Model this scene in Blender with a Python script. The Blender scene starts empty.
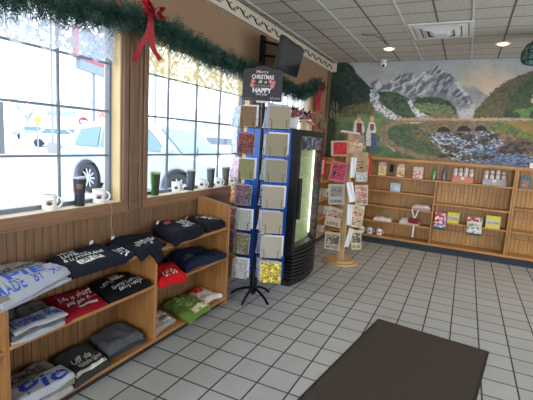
import bpy, math, random
import numpy as np
from mathutils import Vector, Matrix
random.seed(7); RNG = np.random.RandomState(5)
sc = bpy.context.scene; C = sc.collection
PI = math.pi
# ------------------------------------------------------------------ camera
FPX, YAW, PITCH, ROLL, HC = 406.618, 0.448807, 0.1479356, 0.0603780, 1.52974
_f = Vector((-math.sin(YAW)*math.cos(PITCH), math.cos(YAW)*math.cos(PITCH), -math.sin(PITCH)))
_r0 = _f.cross(Vector((0,0,1))).normalized(); _u0 = _r0.cross(_f)
_r = math.cos(ROLL)*_r0 + math.sin(ROLL)*_u0; _u = -math.sin(ROLL)*_r0 + math.cos(ROLL)*_u0
cd = bpy.data.cameras.new('camera'); cam = bpy.data.objects.new('camera', cd); C.objects.link(cam)
cd.sensor_fit = 'HORIZONTAL'; cd.sensor_width = 36; cd.lens = FPX/533*36; cd.clip_end = 400; cd.clip_start = .05
m = Matrix((( _r.x,_u.x,-_f.x,0),(_r.y,_u.y,-_f.y,0),(_r.z,_u.z,-_f.z,HC),(0,0,0,1)))
cam.matrix_world = m; sc.camera = cam
def ray(x, y): return _f*FPX + _r*(x-266.5) - _u*(y-200)
def at(x, y, ax, v):                       # a point of the photo on the plane axis=v (measuring aid)
    d = ray(x, y); o = Vector((0,0,HC)); return o + d*((v-o[ax])/d[ax])
# ------------------------------------------------------------------ world, light, exposure
w = bpy.data.worlds.new('sky'); sc.world = w; w.use_nodes = True
bg = w.node_tree.nodes['Background']; bg.inputs[0].default_value = (.86,.93,1,1); bg.inputs[1].default_value = 1.7
sc.view_settings.view_transform = 'Standard'; sc.view_settings.look = 'None'
sc.view_settings.gamma = 1; sc.view_settings.exposure = 1.12
def area(name, loc, rot, sx, sy, power, col, portal=False):
    l = bpy.data.lights.new(name, 'AREA'); l.shape = 'RECTANGLE'; l.size = sx; l.size_y = sy
    l.energy = power; l.color = col; l.cycles.is_portal = portal
    o = bpy.data.objects.new(name, l); C.objects.link(o); o.location = loc; o.rotation_euler = rot
    return o
DAY = (.84,.92,1)
# fill lamps added at unseen, assumed windows (right wall and wall behind the viewer)
for yy, pw in ((0.2, 3), (2.4, 6), (4.6, 30)):
    area('daylight_fill', (3.78, yy, 1.7), (0, PI/2, 0), 1.35, 1.7, pw, DAY)
for xx, pw in ((-0.6, 54), (1.8, 12)):  # front pair placed to brighten floor, bookcases and mural, not the left shelf
    area('daylight_fill', (xx, -2.78, 1.5), (PI/2, 0, 0), 1.7, 1.7, pw, DAY)
for y0, y1 in ((.47,2.12),(2.36,3.95),(4.22,5.82)):
    area('sky_portal', (-2.42, (y0+y1)/2, 1.65), (0, -PI/2, 0), 1.3, y1-y0, 1, DAY, True)
# ------------------------------------------------------------------ materials
_M = {}
def lin(c): return tuple(((x/255)/12.92 if x/255 <= .04045 else ((x/255+.055)/1.055)**2.4) for x in c)
def nodes(name):
    m = bpy.data.materials.new(name); m.use_nodes = True
    nt = m.node_tree; return m, nt, nt.nodes['Principled BSDF']
def pm(name, rgb, rough=.6, metal=0, spec=.5, bump=0, bscale=60, var=.0, vscale=8, emit=None, es=1, coat=0):
    """plain procedural material: colour given as sRGB 0-255, gentle noise variation and bump"""
    if name in _M: return _M[name]
    m, nt, b = nodes(name); c = lin(rgb)
    b.inputs['Base Color'].default_value = (*c,1); b.inputs['Roughness'].default_value = rough
    b.inputs['Metallic'].default_value = metal; b.inputs['Specular IOR Level'].default_value = spec
    b.inputs['Coat Weight'].default_value = coat
    if emit: b.inputs['Emission Color'].default_value = (*lin(emit),1); b.inputs['Emission Strength'].default_value = es
    tc = nt.nodes.new('ShaderNodeTexCoord')
    if var:
        n = nt.nodes.new('ShaderNodeTexNoise'); n.inputs['Scale'].default_value = vscale; n.inputs['Detail'].default_value = 4
        nt.links.new(tc.outputs['Object'], n.inputs['Vector'])
        mx = nt.nodes.new('ShaderNodeMix'); mx.data_type = 'RGBA'
        mx.inputs[6].default_value = (*[x*(1-var) for x in c],1); mx.inputs[7].default_value = (*[min(1,x*(1+var)) for x in c],1)
        nt.links.new(n.outputs['Fac'], mx.inputs[0]); nt.links.new(mx.outputs[2], b.inputs['Base Color'])
    if bump:
        n2 = nt.nodes.new('ShaderNodeTexNoise'); n2.inputs['Scale'].default_value = bscale; n2.inputs['Detail'].default_value = 3
        nt.links.new(tc.outputs['Object'], n2.inputs['Vector'])
        bp = nt.nodes.new('ShaderNodeBump'); bp.inputs['Strength'].default_value = bump; bp.inputs['Distance'].default_value = .01
        nt.links.new(n2.outputs['Fac'], bp.inputs['Height']); nt.links.new(bp.outputs['Normal'], b.inputs['Normal'])
    _M[name] = m; return m
def wood(name, a, b_, axis, rough=.45, sc_=1):
    if name in _M: return _M[name]
    m, nt, b = nodes(name); tc = nt.nodes.new('ShaderNodeTexCoord'); mp = nt.nodes.new('ShaderNodeMapping')
    s = [28*sc_]*3; s[axis] = 1.6*sc_; mp.inputs['Scale'].default_value = s
    n = nt.nodes.new('ShaderNodeTexNoise'); n.inputs['Scale'].default_value = 1.6; n.inputs['Detail'].default_value = 6; n.inputs['Distortion'].default_value = .7
    nt.links.new(tc.outputs['Object'], mp.inputs[0]); nt.links.new(mp.outputs[0], n.inputs['Vector'])
    cr = nt.nodes.new('ShaderNodeValToRGB'); cr.color_ramp.elements[0].position = .3; cr.color_ramp.elements[1].position = .7
    cr.color_ramp.elements[0].color = (*lin(a),1); cr.color_ramp.elements[1].color = (*lin(b_),1)
    nt.links.new(n.outputs['Fac'], cr.inputs[0]); nt.links.new(cr.outputs[0], b.inputs['Base Color'])
    b.inputs['Roughness'].default_value = rough
    bp = nt.nodes.new('ShaderNodeBump'); bp.inputs['Strength'].default_value = .12; bp.inputs['Distance'].default_value = .003
    nt.links.new(n.outputs['Fac'], bp.inputs['Height']); nt.links.new(bp.outputs['Normal'], b.inputs['Normal'])
    _M[name] = m; return m
def pattern(name, cols, scale=30, rough=.7, kind='voronoi'):
    """printed card or cloth: patches of several inks"""
    if name in _M: return _M[name]
    m, nt, b = nodes(name); tc = nt.nodes.new('ShaderNodeTexCoord')
    if kind == 'voronoi':
        n = nt.nodes.new('ShaderNodeTexVoronoi'); n.inputs['Scale'].default_value = scale
        sp = nt.nodes.new('ShaderNodeSeparateColor'); nt.links.new(n.outputs['Color'], sp.inputs[0]); out = sp.outputs[0]
    else:
        n = nt.nodes.new('ShaderNodeTexNoise'); n.inputs['Scale'].default_value = scale; n.inputs['Detail'].default_value = 2; out = n.outputs['Fac']
    nt.links.new(tc.outputs['Object'], n.inputs['Vector'])
    cr = nt.nodes.new('ShaderNodeValToRGB'); cr.color_ramp.interpolation = 'CONSTANT'
    k = len(cols); lo, hi = (0,1) if kind == 'voronoi' else (.3,.7)
    for i, c in enumerate(cols):
        e = cr.color_ramp.elements[0] if i == 0 else cr.color_ramp.elements.new(lo+(hi-lo)*i/k)
        e.color = (*lin(c),1)
    cr.color_ramp.elements[-1].position = max(cr.color_ramp.elements[-1].position, 0)
    # drop the factory element left at 1.0
    for e in list(cr.color_ramp.elements):
        if e.position > .9999 and len(cr.color_ramp.elements) > k: cr.color_ramp.elements.remove(e)
    nt.links.new(out, cr.inputs[0]); nt.links.new(cr.outputs[0], b.inputs['Base Color']); b.inputs['Roughness'].default_value = rough
    _M[name] = m; return m
OAK_Z = wood('oak upright', (150,104,58), (190,138,82), 2)
OAK_X = wood('oak board x', (156,108,60), (196,142,84), 0)
OAK_Y = wood('oak board y', (150,104,58), (190,138,82), 1)
TRIM_Y = wood('window trim wood y', (112,80,54), (142,104,72), 1)
TRIM_Z = wood('window trim wood z', (98,72,54), (124,92,68), 2)
REVEAL = wood('window reveal wood', (198,170,122), (218,192,144), 2)
WAINS = wood('wainscot boards', (92,66,44), (120,88,60), 2)
BEADM = wood('bookcase back boards', (168,124,70), (202,156,94), 2)
BLACK = pm('black metal', (16,16,18), .4, .6)
BLACKP = pm('black plastic', (14,14,16), .35)
WHITE = pm('white ceramic', (236,234,228), .2, coat=.4)
# ------------------------------------------------------------------ mesh builder
class MB:
    def __init__(s): s.v = []; s.f = []
    def add(s, vs, fs):
        n = len(s.v); s.v += [tuple(p) for p in vs]; s.f += [tuple(i+n for i in f) for f in fs]; return s
    def box(s, x0, x1, y0, y1, z0, z1):
        vs = [(x,y,z) for z in (z0,z1) for y in (y0,y1) for x in (x0,x1)]
        return s.add(vs, [(0,2,3,1),(4,5,7,6),(0,1,5,4),(2,6,7,3),(0,4,6,2),(1,3,7,5)])
    def obox(s, c, ax, ay, az):            # centre and three half-axis vectors
        c, ax, ay, az = map(Vector, (c, ax, ay, az))
        vs = [c+ax*i+ay*j+az*k for k in (-1,1) for j in (-1,1) for i in (-1,1)]
        fs = [(0,2,3,1),(4,5,7,6),(0,1,5,4),(2,6,7,3),(0,4,6,2),(1,3,7,5)]
        if ax.cross(ay).dot(az) < 0: fs = [f[::-1] for f in fs]
        return s.add(vs, fs)
    def lathe(s, prof, c=(0,0,0), n=24, axis=2, cap=True):
        c = Vector(c); vs = []; k = len(prof)
        for i in range(n):
            a = 2*PI*i/n
            for r, h in prof:
                p = [r*math.cos(a), r*math.sin(a), h]
                if axis == 0: p = [p[2], p[0], p[1]]
                if axis == 1: p = [p[1], p[2], p[0]]
                vs.append(c+Vector(p))
        fs = [(i*k+j, ((i+1)%n)*k+j, ((i+1)%n)*k+j+1, i*k+j+1) for i in range(n) for j in range(k-1)]
        if cap:
            if prof[0][0] > 1e-6: fs.append(tuple(i*k for i in range(n))[::-1])
            if prof[-1][0] > 1e-6: fs.append(tuple(i*k+k-1 for i in range(n)))
        return s.add(vs, fs)
    def tube(s, pts, r, n=8, closed=False):
        pts = [Vector(p) for p in pts]; N = len(pts); rs = r if isinstance(r,(list,tuple)) else [r]*N
        vs = []; up = Vector((0,0,1)); prev = None
        for i, p in enumerate(pts):
            t = (pts[min(i+1,N-1)]-pts[max(i-1,0)]).normalized()
            a = prev if prev is not None else (up if abs(t.dot(up)) < .9 else Vector((1,0,0)))
            a = (a - t*a.dot(t)).normalized(); prev = a; b = t.cross(a)
            for j in range(n):
                th = 2*PI*j/n; vs.append(p+(a*math.cos(th)+b*math.sin(th))*rs[i])
        fs = [(i*n+j, i*n+(j+1)%n, (i+1)*n+(j+1)%n, (i+1)*n+j) for i in range(N-1) for j in range(n)]
        fs += [tuple(range(n))[::-1], tuple((N-1)*n+j for j in range(n))]
        return s.add(vs, fs)
    def prism(s, poly, d, flip=False):      # poly of 3-D points, extruded by vector d
        d = Vector(d); p = [Vector(q) for q in poly]; n = len(p)
        nrm = sum(((p[i]-p[0]).cross(p[(i+1)%n]-p[0]) for i in range(1,n)), Vector())
        if nrm.dot(d) > 0: p = p[::-1]
        vs = p+[q+d for q in p]
        fs = [tuple(range(n)), tuple(range(n,2*n))[::-1]]+[(i,i+n,(i+1)%n+n,(i+1)%n) for i in range(n)]
        return s.add(vs, fs)
    def grid(s, fn, nu, nv):
        vs = [fn(i/nu, j/nv) for j in range(nv+1) for i in range(nu+1)]
        fs = [(j*(nu+1)+i, j*(nu+1)+i+1, (j+1)*(nu+1)+i+1, (j+1)*(nu+1)+i) for j in range(nv) for i in range(nu)]
        return s.add(vs, fs)
def mk(name, mb, mat, parent=None, smooth=False, bev=0, label=None):
    me = bpy.data.meshes.new(name); off = Vector(parent_world(parent)) if parent else Vector()
    vs = [(p[0]-off.x, p[1]-off.y, p[2]-off.z) for p in mb.v]
    me.from_pydata(vs, [], mb.f); me.update()
    me.materials.append(mat)
    if smooth: me.polygons.foreach_set('use_smooth', [True]*len(me.polygons)); 
    o = bpy.data.objects.new(name, me); C.objects.link(o)
    if parent: o.parent = parent
    if bev:
        b = o.modifiers.new('bevel','BEVEL'); b.width = bev; b.segments = 2; b.limit_method = 'ANGLE'
    if smooth:
        try: me.set_sharp_from_angle(angle=math.radians(50))
        except Exception: pass
    if label: o['label'] = label
    return o
def parent_world(p):
    v = Vector()
    while p: v += p.location; p = p.parent
    return v
def tag(o, label, cat, group=None):
    o['label'] = label; o['category'] = cat
    if group: o['group'] = group
    return o
def thing(name, loc, label, cat, group=None):
    o = bpy.data.objects.new(name, None); C.objects.link(o); o.location = loc; o.empty_display_size = .1
    return tag(o, label, cat, group)
def one(name, mb, mat, base, label, cat, group=None, **k):     # a thing that is one mesh, origin at its base
    o = mk(name, mb, mat, None, **k); me = o.data
    for v in me.vertices: v.co -= Vector(base)
    o.location = base; return tag(o, label, cat, group)
def struct(name, mb, mat, **k):
    o = mk(name, mb, mat, None, **k); o['kind'] = 'structure'; return o
def copy_tree(o, parent=None):
    c = o.copy(); C.objects.link(c)
    if parent: c.parent = parent
    for ch in list(o.children): copy_tree(ch, c)
    return c
def text_mesh(txt, font_shear=0, bold=0, align='CENTER', spacing=1):
    cu = bpy.data.curves.new('lettering','FONT'); cu.body = txt; cu.shear = font_shear; cu.offset = bold; cu.align_x = align
    cu.space_line = spacing; cu.resolution_u = 2
    o = bpy.data.objects.new('lettering', cu); C.objects.link(o)
    bpy.context.view_layer.update()
    me = bpy.data.meshes.new_from_object(o.evaluated_get(bpy.context.evaluated_depsgraph_get()))
    vs = [tuple(v.co) for v in me.vertices]; fs = [tuple(p.vertices) for p in me.polygons]
    bpy.data.objects.remove(o); bpy.data.curves.remove(cu); bpy.data.meshes.remove(me)
    if not vs: return [], []
    a = np.array(vs); lo = a.min(0); hi = a.max(0); s = np.maximum(hi-lo,1e-6)
    return ((a-lo)/s), fs                          # normalised to 0..1
def text_on(txt, fn, mb, **k):                     # fn(u,v)->point ; u right, v up
    a, fs = text_mesh(txt, **k)
    if len(a): mb.add([fn(p[0], p[1]) for p in a], fs)
    return mb
def vnoise(x, y, seed=0):
    x = np.asarray(x, float); y = np.asarray(y, float)
    xi = np.floor(x).astype(int); yi = np.floor(y).astype(int); fx = x-xi; fy = y-yi
    fx = fx*fx*(3-2*fx); fy = fy*fy*(3-2*fy)
    def h(a, b):
        n = (a*374761393 + b*668265263 + seed*974711) & 0x7fffffff
        n = ((n ^ (n >> 13)) * 1274126177) & 0x7fffffff
        return ((n ^ (n >> 16)) & 0xffff)/65535.
    return (h(xi,yi)*(1-fx)+h(xi+1,yi)*fx)*(1-fy)+(h(xi,yi+1)*(1-fx)+h(xi+1,yi+1)*fx)*fy
def fbm(x, y, seed=0, o=4):
    r = 0; a = .5; t = 0
    for i in range(o): r = r+a*vnoise(np.asarray(x)*2**i, np.asarray(y)*2**i, seed+i); t += a; a *= .5
    return r/t
# ================================================================== THE ROOM
XW, YB, HCEIL, XR, YF = -2.17, 6.70, 2.842, 3.60, -2.60
T = .215
# floor: quarry tiles with dark grout
m, nt, b = nodes('grey floor tile'); L = nt.links
tc = nt.nodes.new('ShaderNodeTexCoord'); sx = nt.nodes.new('ShaderNodeSeparateXYZ'); L.new(tc.outputs['Object'], sx.inputs[0])
def mth(op, a, b2=None, nt=nt):
    n = nt.nodes.new('ShaderNodeMath'); n.operation = op
    for i, q in enumerate((a, b2)):
        if q is None: continue
        if isinstance(q,(int,float)): n.inputs[i].default_value = q
        else: nt.links.new(q, n.inputs[i])
    return n.outputs[0]
ux = mth('DIVIDE', mth('ADD', sx.outputs[0], .1666+40*T), T); uy = mth('DIVIDE', mth('ADD', sx.outputs[1], -17.017*T+60*T), T)
gx = mth('ABSOLUTE', mth('SUBTRACT', mth('FRACT', ux), .5)); gy = mth('ABSOLUTE', mth('SUBTRACT', mth('FRACT', uy), .5))
gm = mth('MAXIMUM', gx, gy); grout = mth('GREATER_THAN', gm, .474)
cv = nt.nodes.new('ShaderNodeCombineXYZ'); L.new(mth('FLOOR', ux), cv.inputs[0]); L.new(mth('FLOOR', uy), cv.inputs[1])
wn = nt.nodes.new('ShaderNodeTexWhiteNoise'); L.new(cv.outputs[0], wn.inputs['Vector'])
ns = nt.nodes.new('ShaderNodeTexNoise'); ns.inputs['Scale'].default_value = 5; ns.inputs['Detail'].default_value = 6; L.new(tc.outputs['Object'], ns.inputs['Vector'])
ns2 = nt.nodes.new('ShaderNodeTexNoise'); ns2.inputs['Scale'].default_value = 90; ns2.inputs['Detail'].default_value = 2; L.new(tc.outputs['Object'], ns2.inputs['Vector'])
fac = mth('ADD', mth('MULTIPLY', wn.outputs['Value'], .3), mth('ADD', mth('MULTIPLY', ns.outputs['Fac'], .5), mth('MULTIPLY', ns2.outputs['Fac'], .2)))
mx = nt.nodes.new('ShaderNodeMix'); mx.data_type = 'RGBA'; L.new(fac, mx.inputs[0])
mx.inputs[6].default_value = (*lin((150,150,148)),1); mx.inputs[7].default_value = (*lin((184,184,182)),1)
mx2 = nt.nodes.new('ShaderNodeMix'); mx2.data_type = 'RGBA'; L.new(grout, mx2.inputs[0]); L.new(mx.outputs[2], mx2.inputs[6]); mx2.inputs[7].default_value = (*lin((58,56,54)),1)
L.new(mx2.outputs[2], b.inputs['Base Color'])
L.new(mth('ADD', mth('MULTIPLY', grout, .5), mth('ADD', mth('MULTIPLY', ns.outputs['Fac'], .2), .26)), b.inputs['Roughness'])
bp = nt.nodes.new('ShaderNodeBump'); bp.inputs['Strength'].default_value = .25; bp.inputs['Distance'].default_value = .004
L.new(mth('ADD', mth('MULTIPLY', grout, -1.), mth('MULTIPLY', ns.outputs['Fac'], .6)), bp.inputs['Height']); L.new(bp.outputs['Normal'], b.inputs['Normal'])
struct('floor', MB().box(XW-.3, XR+.2, YF-.2, YB+.2, -.1, 0), m)
# ceiling: square panels in a metal grid
m, nt, b = nodes('ceiling panel'); tc = nt.nodes.new('ShaderNodeTexCoord')
n = nt.nodes.new('ShaderNodeTexNoise'); n.inputs['Scale'].default_value = 45; n.inputs['Detail'].default_value = 5; nt.links.new(tc.outputs['Object'], n.inputs['Vector'])
cr = nt.nodes.new('ShaderNodeValToRGB'); cr.color_ramp.elements[0].color = (*lin((170,166,156)),1); cr.color_ramp.elements[1].color = (*lin((194,190,178)),1)
cr.color_ramp.elements[0].position = .35; cr.color_ramp.elements[1].position = .62
nt.links.new(n.outputs['Fac'], cr.inputs[0]); nt.links.new(cr.outputs[0], b.inputs['Base Color']); b.inputs['Roughness'].default_value = .9
bp = nt.nodes.new('ShaderNodeBump'); bp.inputs['Strength'].default_value = .4; bp.inputs['Distance'].default_value = .004
nt.links.new(n.outputs['Fac'], bp.inputs['Height']); nt.links.new(bp.outputs['Normal'], b.inputs['Normal'])
cg = MB(); G = .33; xs = [-.107+G*k for k in range(-7, 12)]; ys = [4.08+.334*k for k in range(-20, 9)]
xs = [x for x in xs if XW+.02 < x < XR]; ys = [y for y in ys if YF < y < YB-.02]
ex = [XW]+xs+[XR]; ey = [YF]+ys+[YB]
cg.box(XW-.3, XR+.2, YF-.2, YB+.2, HCEIL+.012, HCEIL+.1)
for i in range(len(ex)-1):
    for j in range(len(ey)-1):
        cg.box(ex[i]+.009, ex[i+1]-.009, ey[j]+.007, ey[j+1]-.007, HCEIL, HCEIL+.012)
ceil = struct('ceiling', cg, m)
tee = MB(); tee3 = MB()
for i, x in enumerate(xs):
    main = round((x+.107)/G) % 2 == 0
    if main: tee.box(x-.009, x+.009, YF, YB, HCEIL-.006, HCEIL+.011)
    else: tee3.box(x-.009, x+.009, YF, YB, HCEIL-.0015, HCEIL+.0115)
struct('trim_1', tee, pm('ceiling grid metal', (205,205,200), .5))
te2 = tee3
for y in ys: te2.box(XW, XR, y-.006, y+.006, HCEIL-.001, HCEIL+.011)
struct('trim_2', te2, pm('ceiling cross grid shade', (96,92,84), .7))  # grid strips coloured dark to carry the shadow lines beside the tees
# left wall with three window openings
WIN = [(.47,2.12),(2.36,3.95),(4.22,5.82)]; ZS, ZT = 1.035, 2.24
paint = pm('tan wall paint', (138,110,84), .8, bump=.15, bscale=120, var=.06, vscale=3)
def holes(axis_fixed, a0, a1, ops, z0, z1, zs, zt, thick0, thick1):
    mb = MB(); prev = a0
    def bx(p, q, r, s):
        if q-p < 1e-4: return
        if axis_fixed == 0: mb.box(thick0, thick1, p, q, r, s)
        else: mb.box(p, q, thick0, thick1, r, s)
    for o0, o1 in ops:
        bx(prev, o0, z0, z1); bx(o0, o1, z0, zs); bx(o0, o1, zt, z1); prev = o1
    bx(prev, a1, z0, z1); return mb
struct('wall_left', holes(0, YF-.2, YB+.2, WIN, 0, HCEIL+.05, ZS-.012, ZT, XW-.15, XW), paint)
struct('wall_right', holes(0, YF-.2, YB+.2, [(-.75,1.15),(1.45,3.35),(3.65,5.55)], 0, HCEIL+.05, .9, 2.4, XR, XR+.15), pm('cream wall paint', (196,176,146), .8, var=.04))
struct('wall_front', holes(1, XW-.2, XR+.2, [(-1.5,.35),(.9,2.7)], 0, HCEIL+.05, .5, 2.4, YF-.15, YF), pm('cream wall paint front', (196,176,146), .8, var=.04))
struct('wall_back', MB().box(XW-.2, XR+.2, YB+.02, YB+.15, 0, HCEIL+.05), paint)
# ground and place outside
snow = pm('trodden snow', (196,200,206), .9, var=.2, vscale=.5, bump=.4, bscale=3)
GZ = .0
gr = MB().grid(lambda u, v: (-140+u*(137.6), -60+v*200, GZ+.05*float(fbm(u*60, v*60, 3))), 60, 60)
struct('ground', gr, snow)
# beadboard wainscot below the windows and above the shelf
def bead(mb, a0, a1, z0, z1, front, step, axis, depth=.006, gw=.006, sgn=1):
    prof = []; a = a0
    while a < a1-1e-6:
        e = min(a+step, a1); prof += [(a, -depth), (a+gw*.5, 0), (e-gw*.5, 0)]; a = e
    prof.append((a1, -depth)); vs = []
    for z in (z0, z1):
        for q, d in prof: vs.append((front+sgn*d, q, z) if axis == 0 else (q, front+sgn*d, z))
    n = len(prof); fs = [((i, i+1, n+i+1, n+i) if sgn*(1 if axis==0 else -1) > 0 else (i, n+i, n+i+1, i+1)) for i in range(n-1)]
    mb.add(vs, fs); return mb
bd = bead(MB(), YF, 6.4, 0.0, .962, XW+.02, .052, 0)
struct('trim_3', bd, WAINS)
# panelled pilasters between windows
for k, (a, b2) in enumerate(((2.176,2.304),(4.006,4.164),(5.876,6.02))):
    mb = MB(); xf = XW+.024; xb = XW+.002
    mb.box(xb, XW+.012, a+.0305, b2-.0305, .963, 2.30)
    for (z0, z1) in ((.963,1.02),(1.30,1.345),(2.24,2.30)): mb.box(XW+.0125, xf, a+.031, b2-.031, z0+.001, z1-.001)
    mb.box(xb, xf, a, a+.03, .963, 2.3); mb.box(xb, xf, b2-.03, b2, .963, 2.3)
    struct('trim_%d' % (4+k), mb, TRIM_Z, bev=.003)
# cornice board with scrollwork
cn = MB().box(XW+.001, XW+.03, YF, 6.60, 2.678, 2.806); cn.box(XW+.001, XW+.036, YF, 6.6, 2.800, 2.815)
cn.box(XW+.03, XW+.10, 6.60, 6.63, 2.678, 2.815); cn.box(XW+.001, XW+.03, 6.6, 6.63, 2.678, 2.815)
corn = struct('trim_7', cn, pm('cream cornice board', (196,184,166), .6, var=.06))
sw = MB(); y = -.4
while y < 6.5:
    pts = []; rr = []
    for i in range(25):
        t = i/24; a = t*2*PI
        pts.append((XW+.033, y+.235*t, 2.742+.026*math.sin(a))); rr.append(.003+.0055*math.sin(PI*t)**2)
    sw.tube(pts, rr, 6)
    for (cy, cz, s) in ((y+.012, 2.756, 1), (y+.225, 2.728, -1)):
        sw.tube([(XW+.033, cy+.018*math.cos(q), cz+s*.014*math.sin(q)) for q in np.linspace(0, 1.6*PI, 10)], .004, 6)
    sw.tube([(XW+.033, y+.12, 2.742), (XW+.033, y+.15, 2.765), (XW+.033, y+.175, 2.775)], .0035, 6)
    y += .262
mk('scroll_ornament', sw, pm('black scroll paint', (22,20,22), .6), corn)
# corner post, end trim
struct('trim_8', MB().box(XW+.001, XW+.03, 6.50, 6.58, 1.0, 2.678), TRIM_Z)
# windows
FRAME = pm('grey blue window frame', (104,114,128), .45)
m, nt, b = nodes('window pane glass'); nt.nodes.remove(b)
tr = nt.nodes.new('ShaderNodeBsdfTransparent'); gl = nt.nodes.new('ShaderNodeBsdfGlossy'); gl.inputs['Roughness'].default_value = .02
tr.inputs[0].default_value = (.97,.985,1,1); lw = nt.nodes.new('ShaderNodeLayerWeight'); fr = nt.nodes.new('ShaderNodeMath'); fr.operation = 'POWER'; nt.links.new(lw.outputs['Facing'], fr.inputs[0]); fr.inputs[1].default_value = 6
ms = nt.nodes.new('ShaderNodeMixShader'); nt.links.new(fr.outputs[0], ms.inputs[0]); nt.links.new(tr.outputs[0], ms.inputs[1]); nt.links.new(gl.outputs[0], ms.inputs[2])
nt.links.new(ms.outputs[0], nt.nodes['Material Output'].inputs[0]); GLASS = m
XG = -2.27
MUN = [[.93,1.32,1.71],[2.727,3.12,3.512],[4.62,5.01,5.41]]
for k, (a, b2) in enumerate(WIN):
    f = MB(); z0, z1 = ZS, ZT; xa, xb = XG-.02, XG+.02
    f.box(xa, xb, a, a+.03, z0, z1); f.box(xa, xb, b2-.03, b2, z0, z1)
    f.box(xa, xb, a+.03, b2-.03, z0, z0+.025); f.box(xa, xb, a+.03, b2-.03, z1-.03, z1)
    wf = struct('window_%d' % (k+1), f, FRAME)
    mu = MB()
    for q in MUN[k]: mu.box(XG-.008, XG+.008, q-.007, q+.007, z0+.025, z1-.03)
    for q in (1.352,1.655,1.975): mu.box(XG-.010, XG+.010, a+.03, b2-.03, q-.007, q+.007)
    mk('muntin', mu, FRAME, wf)
    mk('pane', MB().box(XG-.002, XG+.002, a+.028, b2-.028, z0+.02, z1-.025), GLASS, wf)
    rv = MB(); rv.box(XW-.15, XW, a, a+.012, z0, z1-.012); rv.box(XW-.15, XW, b2-.012, b2, z0, z1-.012); rv.box(XW-.15, XW, a, b2, z1-.012, z1)
    mk('reveal', rv, REVEAL, wf)
    sl = MB().box(XW-.15, XW+.012, a, b2, z0-.012, z0)
    mk('sill', sl, wood('pale sill wood', (206,186,156), (228,210,182), 1), wf)
    tr_ = MB(); t = .045
    tr_.box(XW+.001, XW+.028, a-t, b2+t, .962, 1.033); tr_.box(XW+.001, XW+.036, a-t-.01, b2+t+.01, .955, .968)
    mk('sill_trim', tr_, TRIM_Y, wf, bev=.004)
    ts = MB().box(XW+.001, XW+.028, a-t, a, 1.034, ZT+.06).box(XW+.001, XW+.028, b2, b2+t, 1.034, ZT+.06)
    mk('side_trim', ts, TRIM_Z if k < 2 else wood('pale oak trim', (170,128,80), (196,152,100), 2), wf, bev=.004)
    mk('head_trim', MB().box(XW+.001, XW+.03, a-t, b2+t, ZT, ZT+.06), wood('head trim oak', (164,122,78), (190,148,98), 1), wf, bev=.004)
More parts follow.
